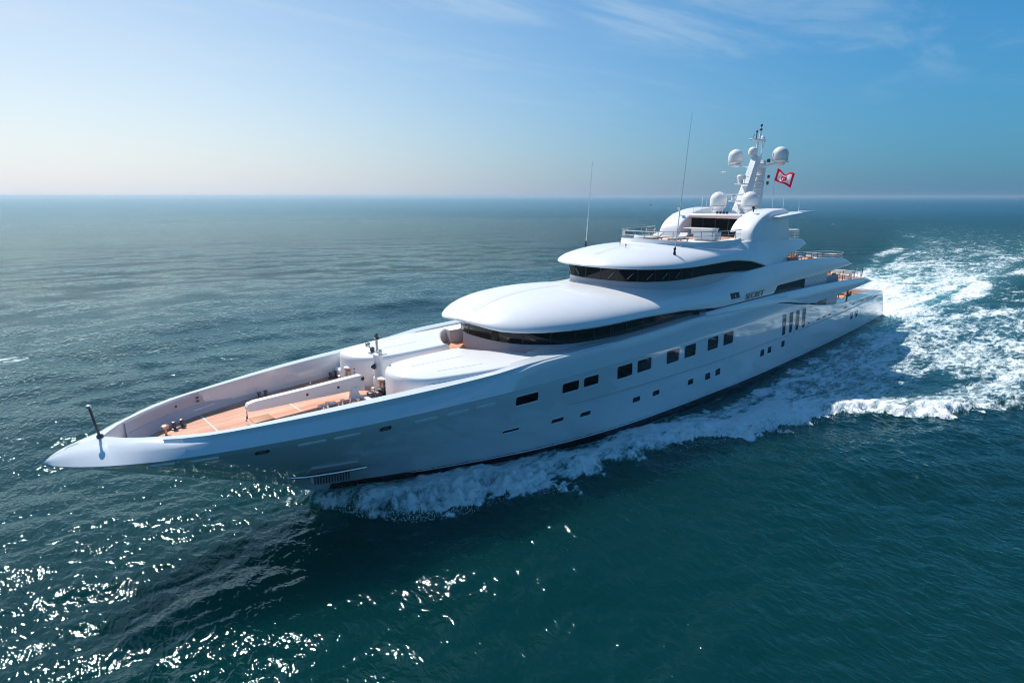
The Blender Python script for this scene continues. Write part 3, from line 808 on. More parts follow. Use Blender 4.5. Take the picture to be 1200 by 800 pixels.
# inward leaning lower bulwark (waterway) along the foredeck and its recesses
for sd_ in (1, -1):
    v = []; f = []; xs_ = list(np.arange(38.4, 19.4, -.6))
    for x in xs_:
        b = bi(x); d = deck_b(x)
        v += [(x, (b - .035) * sd_, 5.22), (x, (b - .09) * sd_, 5.20), (x, d * sd_, 4.75), (x, (b - .03) * sd_, 4.72)]
    for i in range(len(xs_) - 1):
        for k in range(4): f.append((4 * i + k, 4 * i + (k + 1) % 4, 4 * i + 4 + (k + 1) % 4, 4 * i + 4 + k))
    bwk = make('lower_bulwark', v, f, LAV, Yt, 30)
    v = []; f = []
    for x in xs_:
        t_ = rz(x)
        v += [(x, (bi(x) - .004) * sd_, t_ - .05), (x, (bi(x) - .028) * sd_, t_ - .05), (x, (bi(x) - .075) * sd_, 5.21), (x, (bi(x) - .02) * sd_, 5.2)]
    for i in range(len(xs_) - 1):
        for k in range(4): f.append((4 * i + k, 4 * i + (k + 1) % 4, 4 * i + 4 + (k + 1) % 4, 4 * i + 4 + k))
    make('bulwark_shade_lining', v, f, LAV, Yt, 30)  # added lining whose grey puts the inner face's shade into the colour
    def inb(x, z, off):  # point on the inner bulwark face
        b = bi(x) - .03 - .06 * (6.0 - z) / 1.0
        return (x, (b - off) * sd_, z)
    def inplate(x0, x1, z0, z1, m, name, parent, off=.02, r=.05):
        o = rrect(x0, x1, z0, z1, r); n = len(o)
        mb = MB(); mb.add([inb(x, z, off) for x, z in o] + [inb(x, z, -.02) for x, z in o], [tuple(range(n))] + [(i, (i + 1) % n, n + (i + 1) % n, n + i) for i in range(n)])
        return mb.build(name, m, parent, 0)
    for x0, x1 in ((32.75, 33.25), (29.3, 29.9), (24.6, 25.1)): inplate(x0, x1, 5.42, 5.52, DSTEEL, 'bulwark_slot', Yt)
    p_ = inplate(34.15, 34.95, 5.32, 5.62, WHITE, 'mooring_port', Yt)  # white plate paints the daylight seen through this hole
    for x in (33.85, 35.2):
        for z in (5.36, 5.52): inplate(x - .08, x + .08, z - .05, z + .05, DSTEEL, 'roller', p_)
    for x in (36.2, 31.2, 27.0): inplate(x - .05, x + .05, 5.4, 5.5, DSTEEL, 'drain_hole', Yt, r=.04)
    for x0, x1 in ((32.6, 33.6), (34.5, 35.5), (26.2, 27.4), (29.5, 30.6)):
        mb = MB(); b0, b1 = bi(x0) - .2, bi(x1) - .2
        mb.tube([(x0, b0 * sd_, 5.02), (x1, b1 * sd_, 5.02)], .035, 6); mb.build('grab_bar', WHITE, bwk)
# bollards, cleats
def bollard(x, y, z, rot=0.0):
    mb = MB(); mb.rbox((x, y, z + .03), (.62, .24, .06), .02, rot)
    for s_ in (-1, 1):
        cx, cy_ = x + s_ * .18 * math.cos(rot), y + s_ * .18 * math.sin(rot)
        mb.lathe([(.075, .03), (.065, .10), (.065, .26), (.10, .30), (.10, .35), (.04, .37)], (cx, cy_, z), 12)
    return mb.build('bollard', DSTEEL, Yt)
for sgn in (1, -1):
    bollard(36.4, 1.55 * sgn, 4.745, .35 * -sgn); bollard(32.2, 3.0 * sgn, 4.745, .2 * -sgn); bollard(28.0, 3.75 * sgn, 4.745, .1 * -sgn)
    mb = MB(); mb.tube([(37.0, 1.05 * sgn, 4.75), (37.0, 1.05 * sgn, 5.05)], .05, 8); mb.lathe([(.16, 5.05), (.16, 5.16), (.1, 5.2)], (37.0, 1.05 * sgn, 0), 14); mb.build('fair_roller', BRONZE, Yt)
# deck hatch strips and seams
for x in (35.3, 31.6):
    plate([(x, deck_b(x) - .1), (x - .09, deck_b(x) - .1)], 4.757, ROPE, 'deck_seam', fd, .01)
mb = MB(); mb.rbox((33.3, -.1, 4.76), (.9, .9, .03), .01); mb.build('deck_hatch', TEAKF, Yt)

# ---- windlass machinery
def windlass(x, y):
    mb = MB(); mb.rbox((x, y, 4.84), (1.5, .95, .18), .05)
    root = mb.build('windlass', WHITE, Yt)
    mb = MB(); mb.lathe([(.30, 4.90), (.36, 4.96), (.24, 5.02), (.22, 5.12), (.34, 5.18), (.34, 5.22), (.2, 5.25)], (x - .3, y, 0), 20); mb.build('gypsy', DSTEEL, root)
    mb = MB(); mb.lathe([(.20, 5.24), (.17, 5.30), (.155, 5.48), (.20, 5.62), (.24, 5.66), (.24, 5.70), (.10, 5.73)], (x - .3, y, 0), 20); mb.build('capstan_drum', BRONZE, root)
    mb = MB(); mb.lathe([(.26, 5.70), (.24, 5.74), (.1, 5.77)], (x - .3, y, 0), 20); mb.build('drum_cap', WHITE, root)
    mb = MB(); mb.tube([(x + .1, y - .35, 5.0), (x + .1, y + .35, 5.0)], .16, 12); mb.rbox((x + .35, y, 5.0), (.35, .4, .3), .05); mb.build('brake_motor', DSTEEL, root)
    mb = MB(); mb.tube([(x + .3, y + .3, 5.0), (x + .38, y + .34, 5.45)], .02, 6); mb.lathe([(.10, 0), (.13, .02), (.10, .04)], (x + .38, y + .34, 5.45), 12); mb.build('brake_wheel', BRONZE, root)
    # chain to the hawse pipe
    ch = MB()
    for k in range(11):
        cx, cyy = x + .45 + k * .13, y + (.04 * k) * (1 if y > 0 else -1)
        a = k % 2
        ch.tube([(cx - .05, cyy - .04 * (1 - a), 4.86 + .04 * a), (cx + .08, cyy - .04 * (1 - a), 4.86 + .04 * a)], .025, 5)
        ch.tube([(cx - .05, cyy + .04 * (1 - a), 4.86 - .04 * a), (cx + .08, cyy + .04 * (1 - a), 4.86 - .04 * a)], .025, 5)
    ch.build('anchor_chain', DSTEEL, root)
    mb = MB(); mb.rbox((x + 2.0, y + (.46 if y > 0 else -.46), 4.83), (.6, .45, .16), .05); mb.tube([(x + 1.75, y + (.4 if y > 0 else -.4), 4.9), (x + 1.7, y + (.4 if y > 0 else -.4), 5.25)], .035, 6); mb.build('chain_stopper', STEEL, root)
windlass(27.9, .95); windlass(28.2, -2.05)
for x, y in ((29.9, .95), (29.3, 1.35), (30.2, -2.2), (30.6, .8)):
    mb = MB(); mb.rbox((x, y, 4.79), (.42, .3, .09), .03); mb.lathe([(.10, 4.82), (.07, 4.88), (.07, 5.04), (.11, 5.08), (.11, 5.12)], (x - .08, y, 0), 12); mb.lathe([(.08, 4.82), (.06, 4.88), (.06, 4.98), (.09, 5.02)], (x + .13, y, 0), 12); mb.build('deck_roller', STEEL, Yt)
# ---- deck crane lying along the centreline
mb = MB()
def cbox(pts):  # swept rectangular jib, pts=(x,y,zbot,ztop,halfwidth)
    v = []; f = []
    for x, y, zb_, zt, hw_ in pts: v += [(x, y - hw_, zb_), (x, y + hw_, zb_), (x, y + hw_, zt), (x, y - hw_, zt)]
    for i in range(len(pts) - 1):
        for k in range(4): f.append((4 * i + k, 4 * i + (k + 1) % 4, 4 * i + 4 + (k + 1) % 4, 4 * i + 4 + k))
    f += [(0, 1, 2, 3), tuple(4 * (len(pts) - 1) + k for k in (3, 2, 1, 0))]
    return v, f
cv, cf = cbox([(33.98, .0, 5.42, 5.55, .12), (33.9, .0, 5.32, 5.68, .16), (33.6, .0, 5.30, 5.74, .17), (31.0, -.02, 5.22, 5.78, .18), (28.7, -.05, 5.15, 5.84, .19), (28.3, -.06, 5.0, 5.84, .19), (28.15, -.06, 5.1, 5.74, .17)])
mb.add(cv, cf); crane = mb.build('deck_crane', WHITE, Yt, 20)
mb = MB(); mb.lathe([(.34, 4.75), (.32, 4.82), (.24, 4.95), (.22, 5.3)], (28.7, .0, 0), 18); mb.build('crane_pedestal', WHITE, crane)
mb = MB(); mb.tube([(33.95, .0, 5.35), (33.98, .02, 4.95)], .02, 6); mb.rbox((33.98, .02, 5.05), (.07, .07, .16), .02); mb.tube([(33.98, .02, 4.97), (34.05, .02, 4.9), (33.98, .02, 4.86)], .02, 5); mb.build('crane_hook', DSTEEL, crane)
mb = MB(); mb.lathe([(.10, -.02), (.10, .02)], (28.25, .13, 5.65), 12, 'Y'); mb.lathe([(.10, -.22), (.10, -.26)], (28.25, .13, 5.65), 12, 'Y'); mb.build('sheave', DSTEEL, crane)
for x in (31.2, 29.6):
    mb = MB(); mb.lathe([(.07, 0), (.05, .02)], (x, .17, 5.5), 12, 'Y'); mb.build('jib_boss', DSTEEL, crane)
mb = MB(); mb.rbox((30.3, .3, 4.80), (.9, .35, .10), .03); mb.build('crane_rest', WHITE, crane)
# ropes on deck near the hook
mb = MB(); mb.tube([(33.6, .55, 4.78), (33.2, .75, 4.79), (32.8, .72, 4.78), (32.5, .5, 4.78)], .03, 6); o = mb.build('mooring_line', DSTEEL); tag(o, 'short dark rope lying on the teak below the crane hook', 'rope')
# ---- signal mast on the foredeck
mb = MB(); mb.rbox((27.05, .0, 5.13), (.80, .62, .78), .09, 0, 3); fm_ = mb.build('signal_mast', WHITE, Yt)
mb = MB(); mb.tube([(27.15, 0, 5.4), (27.2, 0, 5.7), (27.25, 0, 6.75)], [.30, .26, .22], 18); mb.build('mast_column', WHITE, fm_)
mb = MB(); mb.rbox((27.25, 0, 6.78), (.62, .95, .07), .03); mb.build('mast_shelf', WHITE, fm_)
mb = MB(); mb.tube([(27.25, 0, 6.8), (27.25, 0, 7.55)], .07, 10); mb.tube([(27.33, .08, 6.8), (27.33, .08, 7.4)], .02, 6); mb.build('mast_pole', STEEL, fm_)
mb = MB(); mb.lathe([(.05, 7.52), (.15, 7.54), (.15, 7.60), (.10, 7.62), (.10, 7.78), (.05, 7.84)], (27.25, 0, 0), 14); mb.build('steaming_light', DSTEEL, fm_)
for dy_ in (-.42, .34):
    mb = MB(); mb.lathe([(.10, 6.82), (.12, 6.86), (.12, 7.0), (.06, 7.05)], (27.3, dy_, 0), 12); mb.build('signal_lamp', WHITE if dy_ > 0 else DSTEEL, fm_)
mb = MB(); mb.lathe([(.14, 0), (.16, .03), (.10, .14), (.04, .2)], (27.52, .12, 6.15), 14, 'X'); mb.build('horn', NAVY, fm_)
mb = MB(); mb.rbox((27.5, -.5, 7.2), (.2, .22, .22), .04); mb.tube([(27.4, -.4, 7.0), (27.5, -.5, 7.15)], .03, 6); mb.build('searchlight', STEEL, fm_)
# low white locker between mast and starboard bulwark
mb = MB(); mb.rbox((27.3, -3.05, 5.02), (1.1, 1.9, .54), .09, -.05, 3); lk_ = mb.build('deck_locker', WMAT, Yt)
mb = MB(); mb.lathe([(.14, 5.29), (.14, 5.31)], (27.3, -3.0, 0), 14); mb.build('locker_latch', STEEL, lk_)
# jackstaff
mb = MB(); mb.tube([(39.38, 0, 5.62), (39.55, 0, 6.95)], [.045, .045], 12); mb.lathe([(.12, 5.66), (.12, 5.74), (.08, 5.8)], (39.38, 0, 0), 12); js = mb.build('jackstaff', DSTEEL, Yt)
mb = MB(); mb.lathe([(.10, 6.93), (.10, 7.0), (.05, 7.03)], (39.56, 0, 0), 12); mb.build('staff_cap', STEEL, js)
mb = MB(); mb.add([(39.2, .15, 5.70), (38.6, .62, 5.73), (38.7, .68, 5.73), (39.3, .22, 5.70)], [(0, 1, 2, 3)]); 

# ---- deckhouse covers forward of the saloon (port and starboard)
def cover(sgn):
    # plan outline from the inner aft corner round the nose to the outer side
    T = 6.36
    inner = [(22.3, .42), (23.4, .42), (25, .44), (26.4, .55)]
    nose = [(27.2, .85), (27.75, 1.5), (27.95, 2.3), (27.85, 3.1), (27.45, 3.75), (26.8, 4.2)]
    outer = [(25.6, 4.5), (24, 4.82), (22.4, 5.05), (20.5, 5.2)]
    o = inner + nose + outer
    # resample smooth
    pts = []
    for i in range(len(o) - 1):
        for t in (0, .25, .5, .75):
            p0 = o[max(i - 1, 0)]; p1 = o[i]; p2 = o[i + 1]; p3 = o[min(i + 2, len(o) - 1)]
            pts.append(tuple(0.5 * ((2 * p1[k]) + (-p0[k] + p2[k]) * t + (2 * p0[k] - 5 * p1[k] + 4 * p2[k] - p3[k]) * t * t + (-p0[k] + 3 * p1[k] - 3 * p2[k] + p3[k]) * t ** 3) for k in (0, 1)))
    pts.append(o[-1])
    # aft concave edge round the saloon front
    aft = []
    for y_ in (4.7, 4.45, 4.1, 3.7, 3.1, 2.5, 1.9, 1.4, 1.0, .7):
        wx = 13.15 + 8.0 * (1 - min(y_ / 5.48, 1) ** 2.7) ** (1 / 2.7)
        aft.append((wx + .30 + 1.0 * math.exp(-(y_ / 2.2) ** 2), y_))
    aft = [p for p in aft if p[1] > .5]
    ring_ = pts + aft; n = len(ring_)
    cx = sum(p[0] for p in ring_) / n; cyy = sum(p[1] for p in ring_) / n
    rows = []
    def inset(d):
        out = []
        for i in range(n):
            a = Vector(ring_[(i - 1) % n]); b = Vector(ring_[(i + 1) % n]); t = (b - a)
            if t.length < 1e-6: t = Vector((1, 0))
            t.normalize(); nn = Vector((-t.y, t.x))
            c_ = Vector(ring_[i])
            q1 = c_ + nn * d
            out.append((q1.x, q1.y))
        return out
    area = sum(ring_[i][0] * ring_[(i + 1) % n][1] - ring_[(i + 1) % n][0] * ring_[i][1] for i in range(n))
    sg = 1 if area > 0 else -1
    v = []; 
    for d, z in ((0, 4.70), (0, 6.12), (.03, 6.22), (.08, 6.30), (.13, 6.345), (.20, T)):
        v += [(x, y * sgn, z - max(0, (abs(y) - 3.2)) * .09 * (z > 6)) for x, y in inset(d * sg)]
    f = []
    for j in range(5):
        for i in range(n): f.append((j * n + i, j * n + (i + 1) % n, (j + 1) * n + (i + 1) % n, (j + 1) * n + i))
    from mathutils.geometry import tessellate_polygon
    for t3 in tessellate_polygon([[Vector((v[5 * n + i][0], v[5 * n + i][1], 0)) for i in range(n)]]): f.append(tuple(5 * n + k_ for k_ in t3))
    ob = make('deckhouse_cover', v, f, WHITE, Yt, 40)
    # hatch seam lines
    for (a, b) in (((26.6, 2.0), (23.4, 2.2)), ((23.4, 2.2), (23.4, 3.9)), ((23.4, 3.9), (26.0, 3.5))):
        mb = MB(); zf = lambda p: T + .004 - max(0, abs(p[1]) - 3.2) * .09
        mb.tube([(a[0], a[1] * sgn, zf(a)), (b[0], b[1] * sgn, zf(b))], .005, 4); mb.build('hatch_seam', SEAM, ob)
    mb = MB(); mb.rbox((27.86, 3.0 * sgn, 5.3), (.05, .12, .22), .02); mb.build('side_vent', DSTEEL, ob)
    mb = MB(); mb.rbox((27.80, 1.6 * sgn, 5.7), (.05, .1, .05), .01); mb.rbox((27.80, 1.6 * sgn, 5.5), (.05, .1, .05), .01); mb.build('cover_latch', DSTEEL, ob)
cover(1); cover(-1)
# terrace round the saloon front
plate([(24.4, .46), (22.75, .46), (22.7, 1.3), (22.3, 2.5), (21.8, 3.6), (21.0, 4.5), (20, 5.0), (18, 5.2), (13, 5.3)], 5.42, TEAK, 'saloon_terrace', Yt, .6)

for s_ in (1, -1):
    mb = MB(); v = []
    for z in (5.0, 6.24):
        for x, y in ((19.9, 3.6), (19.8, 4.5), (19.3, 5.1), (18, 5.35), (15, 5.4), (15, 3.2)): v.append((x, y * s_, z))
    mb.add(v, [tuple(range(6)), tuple(range(6, 12))] + [(i, (i + 1) % 6, 6 + (i + 1) % 6, 6 + i) for i in range(6)]); mb.build('side_ledge', WHITE, Yt, 0)
# ---- superstructure walls: rounded front walls with glass bands
def plan(x0, xe, b, a, n=2.4, k=26, aft=()):
    """half plan from the centreline front round to the side; x0 front, a = length of the rounded part"""
    pts = []
    for i in range(k + 1):
        th = math.pi / 2 * i / k
        pts.append((x0 - a + a * max(math.cos(th), 0) ** (2 / n), b * math.sin(th) ** (2 / n)))
    return pts + list(aft)
def wall(planf, zs, m, name, parent, lean=0.0, th=0.12, smooth=40):
    """planf(z) -> half plan; closed shell mirrored"""
    rows = []
    for z in zs:
        pl = planf(z); full = [(x, -y) for x, y in reversed(pl[1:])] + list(pl)
        rows.append(full)
    n = len(rows[0]); v = []; f = []
    for z, r in zip(zs, rows): v += [(x, y, z(x) if callable(z) else z) for x, y in r]
    for j in range(len(zs) - 1):
        for i in range(n - 1): f.append((j * n + i, j * n + i + 1, (j + 1) * n + i + 1, (j + 1) * n + i))
    for j in (0, len(zs) - 1): f.append(tuple(j * n + i for i in range(n)))
    for j in range(len(zs) - 1): f.append((j * n, (j + 1) * n, (j + 1) * n + n - 1, j * n + n - 1))
    return make(name, v, f, m, parent, smooth)

SAFT = [(x, float(P(x, [13, 8, 2, -8, -19], [5.10, 5.20, 5.40, 5.55, 5.45]))) for x in (12, 11, 10, 9, 8, 7, 6, 5, 4, 3, 2, 0, -2, -7, -13, -18.9)]
def splan(off): return lambda z: [(x + off * (1 if i < 20 else .0), y + off) if y > 0 else (x + off, 0) for i, (x, y) in enumerate(plan(20.3, 0, 5.08, 7.3, 2.45, 26, SAFT))]
wall(splan(-.05), [4.8, 6.9, 7.62], LAV, 'saloon_wall', Yt)
sbz = lambda x: float(P(x, [-3, 2, 6, 12, 17, 19.5, 21.2], [6.72, 6.66, 6.50, 6.42, 6.42, 6.46, 6.52]))
stz = lambda x: float(P(x, [-3, 2, 6, 12, 17, 19.5, 21.2], [6.80, 6.86, 7.24, 7.42, 7.48, 7.50, 7.52]))
def band(planpts, zb_, zt_, off, m, name, parent, th=.03, xmin=-99, xmax=99, sides=(1, -1)):
    """glass band on a half plan; split per side"""
    pts = [(x, y) for x, y in planpts if xmin <= x <= xmax]
    full = ([(x, -y) for x, y in reversed(pts) if y > 1e-6] + pts) if len(sides) == 2 else [(x, y * sides[0]) for x, y in pts]
    n = len(full); v = []; f = []
    nrm = []
    for i in range(n):
        a = Vector(full[max(i - 1, 0)]); b = Vector(full[min(i + 1, n - 1)]); t = (b - a).normalized(); nn = Vector((t.y, -t.x))
        if nn.dot(Vector((full[i][0] - 5, full[i][1] * 3))) < 0: nn = -nn
        nrm.append(nn)
    for d in (off, off - th):
        for zf in (zb_, zt_):
            for i, (x, y) in enumerate(full): v.append((x + nrm[i].x * d, y + nrm[i].y * d, zf(x)))
    for i in range(n - 1):
        f += [(i, i + 1, n + i + 1, n + i), (2 * n + i, 3 * n + i, 3 * n + i + 1, 2 * n + i + 1), (n + i, n + i + 1, 3 * n + i + 1, 3 * n + i), (i, 2 * n + i, 2 * n + i + 1, i + 1)]
    f += [(0, n, 3 * n, 2 * n), (n - 1, 2 * n - 1 + 0, 4 * n - 1, 3 * n - 1)]
    return make(name, v, f, m, parent, 30)
sp = plan(20.3, 0, 5.08, 7.3, 2.45, 40, SAFT)
# upper lintel and window band
swin = band(sp, sbz, stz, .02, GLASS, 'saloon_window_band', Yt, xmin=2.0)
def mullions(planpts, zb_, zt_, spots, parent, m=MULL, w=.05, off=.045, lean=0.0):
    for s_ in (1, -1):
        for px_ in spots:
            # spots measured as arc length from the centreline
            acc = 0
            for i in range(len(planpts) - 1):
                a = Vector(planpts[i]); b = Vector(planpts[i + 1]); L = (b - a).length
                if acc + L >= px_:
                    p = a + (b - a) * ((px_ - acc) / L); t = (b - a).normalized(); nn = Vector((-t.y, t.x))
                    if nn.dot(p - Vector((5, 0))) < 0: nn = -nn
                    break
                acc += L
            else: continue
            if px_ < .01 and s_ < 0: continue
            q = p + nn * off; zb2, zt2 = zb_(p.x), zt_(p.x)
            mb = MB(); v = []
            for z, l in ((zb2, 0), (zt2, lean)):
                for d, e in ((0, -w), (0, w), (-.05, w), (-.05, -w)): v.append((q.x + nn.x * d + t.x * (e + l), (q.y + nn.y * d + t.y * (e + l)) * s_, z))
            mb.add(v, [(0, 1, 5, 4), (1, 2, 6, 5), (2, 3, 7, 6), (3, 0, 4, 7), (0, 3, 2, 1), (4, 5, 6, 7)])
            mb.build('mullion', m, parent, 0)
mullions(sp, sbz, stz, [1.2, 3.0, 4.6, 6.1, 7.4, 8.8, 10.3, 12], swin, MULL, .035)

# ---- saloon roof flowing aft into the bridge deck side
def r2_b(x):
    t = 21.75
    a = 8.0
    if x > t - a:
        c_ = (x - (t - a)) / a
        base = (1 - min(c_, 1) ** 2.4) ** (1 / 2.4)
    else: base = 1
    return base * float(P(x, [-26, -20, -10, 0, 8, 13, 22], [5.45, 5.60, 5.72, 5.78, 5.72, 5.64, 5.62]))
def r2_zb(x): return float(I(x, [-25.9, -23.5, -19, -13.5, -7.7, -7.25, -6.65, 2.4, 5, 7, 12, 18, 20.5, 21.1, 21.45, 21.75], [7.80, 7.68, 7.53, 7.47, 7.42, 7.38, 6.79, 6.79, 7.0, 7.16, 7.33, 7.36, 7.37, 7.42, 7.52, 7.66]))
def r2_zc(x): return float(P(x, [6, 10, 11.2, 13, 15, 17, 19, 20.3, 21.25, 21.75], [8.78, 8.72, 8.80, 8.94, 9.00, 8.94, 8.72, 8.38, 8.04, 7.80])) if x > 6 else 8.80
def r2_zT(x): return float(P(x, [-25.9, -25.2, -23.6, -14, -9, -2, 6], [7.82, 8.05, 8.50, 9.12, 9.22, 8.95, 8.80]))
K1, K2 = 14, 8
def r2_sec(x):
    b, zb_, zc = r2_b(x), r2_zb(x), r2_zc(x)
    n = float(I(x, [4, 12], [2.7, 2.2]))
    S = [(x, max(b - .32, 0), zb_ + .03), (x, max(b - .06, 0), zb_)]
    h = zc - zb_ - .07
    for k in range(K1 + K2):
        th = math.pi / 2 * (k / (K1 + K2 - 1)) ** 1.0
        ky = max(math.cos(th), 0) ** .85; qf = float(I(x, [6, 13], [.42, .60])); pf = float(I(x, [6, 13], [2.8, 2.5]))
        S.append((x, b * ky, zb_ + .07 + h * (1 - ky ** pf) ** qf))
    A = np.array(S)
    # aft side profile with crease and inner deck
    zT = r2_zT(x); bT = float(P(x, [-26, -20, -10, -3, 6], [5.38, 5.42, 5.36, 5.20, 5.0]))
    B = [(x, b - .32, zb_ + .03), (x, b - .06, zb_)]
    for k in range(K1):
        t = k / (K1 - 1)
        y = b + (bT - b) * t ** 1.8 + .05 * math.sin(math.pi * t); z = zb_ + .07 + (zT - zb_ - .07) * t
        B.append((x, y, z))
    dz = float(I(x, [-26, -25, -9.5, -9, 6], [7.82, 8.0, 8.22, 8.80, 8.80])); dz = min(dz, zT - .02)
    inn = [(bT - .10, zT + .01), (bT - .17, zT - .02), (bT - .20, dz), (bT - .6, dz + .003), (3.6, dz + .005), (2.4, dz + .006), (1.2, dz + .007), (0, dz + .008)]
    for y, z in inn: B.append((x, y, z))
    B = np.array(B)
    t = float(sst(5.5, -4.5, x)) if x < 5.5 else 0.0
    t = float(np.clip((5.5 - x) / 9.0, 0, 1)); t = t * t * (3 - 2 * t)
    return A * (1 - t) + B * t
xs2 = [21.75, 21.73, 21.66, 21.55, 21.4, 21.25, 21.1, 20.7, 20.2, 19.6, 19] + list(np.arange(18.2, -6.5, -.7)) + [-6.6, -6.67, -6.95, -7.25, -7.3, -8, -8.7, -8.95, -9.05, -9.45, -10] + list(np.arange(-11, -23.5, -1.0)) + [-23.6, -24.2, -24.8, -25.2, -25.6, -25.9]
v, f = loft([r2_sec(x) for x in xs2])
roof2 = make('saloon_roof', v, f, WHITE, Yt, smooth=26, weld=.0005)
def r2_top(x, y):
    S = r2_sec(x); S = S[2:]; ys = S[:, 1][::-1]; zs = S[:, 2][::-1]
    return float(np.interp(y, ys, zs))
# grey non-slip patch on the roof (port of centreline runs fore and aft)
def drape(xa, xb, ya, yb, top, m, name, parent, nx=20, ny=4, lift=.006, sides=(1,)):
    for s_ in sides:
        v = []; f = []
        for i in range(nx + 1):
            for j in range(ny + 1):
                x = xa + (xb - xa) * i / nx; y = ya + (yb - ya) * j / ny
                v.append((x, y * s_, top(x, abs(y)) + lift))
        for i in range(nx):
            for j in range(ny): a = i * (ny + 1) + j; f.append((a, a + 1, a + ny + 2, a + ny + 1))
        make(name, v, f, m, parent, 30)
drape(20.9, 13.6, -.30, .30, r2_top, GREYP, 'non_slip_patch', roof2)

# ---- upper deck house aft: window, louvres, aft wall (behind the side bands)
for sd_ in (1, -1):
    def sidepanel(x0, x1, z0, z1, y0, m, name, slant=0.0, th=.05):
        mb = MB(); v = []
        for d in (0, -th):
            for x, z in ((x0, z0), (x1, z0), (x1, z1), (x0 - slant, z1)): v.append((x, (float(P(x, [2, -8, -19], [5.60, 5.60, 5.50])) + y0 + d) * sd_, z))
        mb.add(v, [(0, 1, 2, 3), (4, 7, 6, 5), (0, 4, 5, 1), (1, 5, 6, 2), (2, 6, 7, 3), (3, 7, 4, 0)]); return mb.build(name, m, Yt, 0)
    sidepanel(-6.7, -13.4, 6.4, 7.52, .02, GLASS2, 'side_window', .6)
    sidepanel(-13.42, -18.9, 6.2, 7.56, .03, LOUV, 'louvre_panel')
    # black shadow gap strip under the bridge deck side
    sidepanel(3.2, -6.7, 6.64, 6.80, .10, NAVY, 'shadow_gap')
mb = MB(); mb.box(-18.8, -7, -5.3, 5.3, 5.5, 7.55); mb.build('upper_deckhouse', WHITE, Yt, 0)
mb = MB(); mb.box(-18.86, -18.80, -3.6, 3.6, 5.8, 7.4); g = mb.build('sliding_door', GLASS2, Yt, 0)
for y in (-1.8, 0, 1.8):
    mb = MB(); mb.box(-18.90, -18.865, y - .05, y + .05, 5.8, 7.4); mb.build('door_post', MULL, g, 0)
for s_ in (1, -1):
    mb = MB(); mb.rbox((-19.6, 4.9 * s_, 6.65), (.35, .35, 1.7), .05); mb.build('deck_post', FENDER, Yt)
    # tilted side wing screens on the upper deck
    mb = MB(); mb.add([(-19.4, 5.35 * s_, 5.9), (-22.9, 5.3 * s_, 5.9), (-22.9, 5.25 * s_, 7.0), (-19.4, 5.3 * s_, 7.05)] + [(-19.4, 5.29 * s_, 5.9), (-22.9, 5.24 * s_, 5.9), (-22.9, 5.19 * s_, 7.0), (-19.4, 5.24 * s_, 7.05)], [(0, 1, 2, 3), (4, 7, 6, 5), (0, 4, 5, 1), (1, 5, 6, 2), (2, 6, 7, 3), (3, 7, 4, 0)])
    mb.build('side_screen', GREYBOX, Yt, 0)

# ---- upper deck side band (sweeps from the coaming to the aft overhang)
def tumb(x): return float(I(x, [-13, -6, 1], [.02, .14, .30]))
def a_sec(x):
    zb_ = float(P(x, [4.5, 1, -1, -7.5, -12, -15.5, -22, -31.8, -32.7], [6.62, 6.42, 6.33, 6.12, 5.52, 5.16, 5.20, 5.36, 5.40]))
    zt = float(P(x, [4.5, 1, -6.4, -13, -18.5, -26, -30.3, -32, -32.7], [6.70, 6.74, 6.75, 6.66, 6.52, 6.22, 5.92, 5.60, 5.42]))
    b = float(bk(x)) + .03
    b0 = b - tumb(x) + .015
    if x > -15: zb_ = min(zb_, rz(x) - .10)
    bt = b - float(I(x, [4.5, -1, -13, -32.7], [.50, .46, .34, .22]))
    dk = min(5.72, zt - .02)
    if x > -13: dk = zt - .02
    mid = (b0 + bt) / 2 + .06 * min(1, (zt - zb_) * 2)
    return np.array([(x, 0, zb_ + .06), (x, b0 - 1.2, zb_ + .06), (x, b0 - .08, zb_), (x, b0, zb_ + .05), (x, mid + .02, zb_ + (zt - zb_) * .35), (x, mid - .02, zb_ + (zt - zb_) * .7), (x, bt + .02, zt - .05), (x, bt - .04, zt), (x, bt - .14, zt), (x, bt - .17, dk), (x, bt - .8, dk + .004), (x, 0, dk + .005)])
v, f = loft([a_sec(x) for x in list(np.arange(4.5, -12.5, -.8)) + [-12.99, -13.01] + list(np.arange(-14, -31.5, -.8)) + [-31.6, -32.0, -32.4, -32.7]], closed=False)
make('upper_deck_band', v, f, HULLP, Yt, smooth=30)
plate([(x, float(bk(x)) - .62) for x in (-18.9, -22, -26, -30, -32.3)], 5.742, TEAK, 'upper_aft_deck', Yt, .01)

# ---- main deck aft
mb = MB(); mb.box(-21.4, -13.2, -5.45, 5.45, 2.9, 5.2); mb.build('main_deckhouse', WHITE, Yt, 0)
for sd_ in (1, -1):
    mb = MB(); yo = 5.85
    mb.add([(-15.7, yo * sd_, 3.4), (-18.6, yo * sd_, 3.4), (-18.6, yo * sd_, 5.25), (-15.7, yo * sd_, 5.25)] + [(-15.7, 5.4 * sd_, 3.4), (-18.6, 5.4 * sd_, 3.4), (-18.6, 5.4 * sd_, 5.25), (-15.7, 5.4 * sd_, 5.25)], [(0, 1, 2, 3), (4, 7, 6, 5), (0, 4, 5, 1), (1, 5, 6, 2), (2, 6, 7, 3), (3, 7, 4, 0)]); mb.build('side_door', GLASS2, Yt, 0)
    mb = MB(); mb.box(-21.5, -18.62, min(5.5 * sd_, 5.86 * sd_), max(5.5 * sd_, 5.86 * sd_), 3.4, 5.25); mb.build('side_panel', LAV, Yt, 0)
mb = MB(); mb.box(-21.48, -21.42, -4.2, 4.2, 2.95, 5.0); g = mb.build('saloon_door', FENDER, Yt, 0)
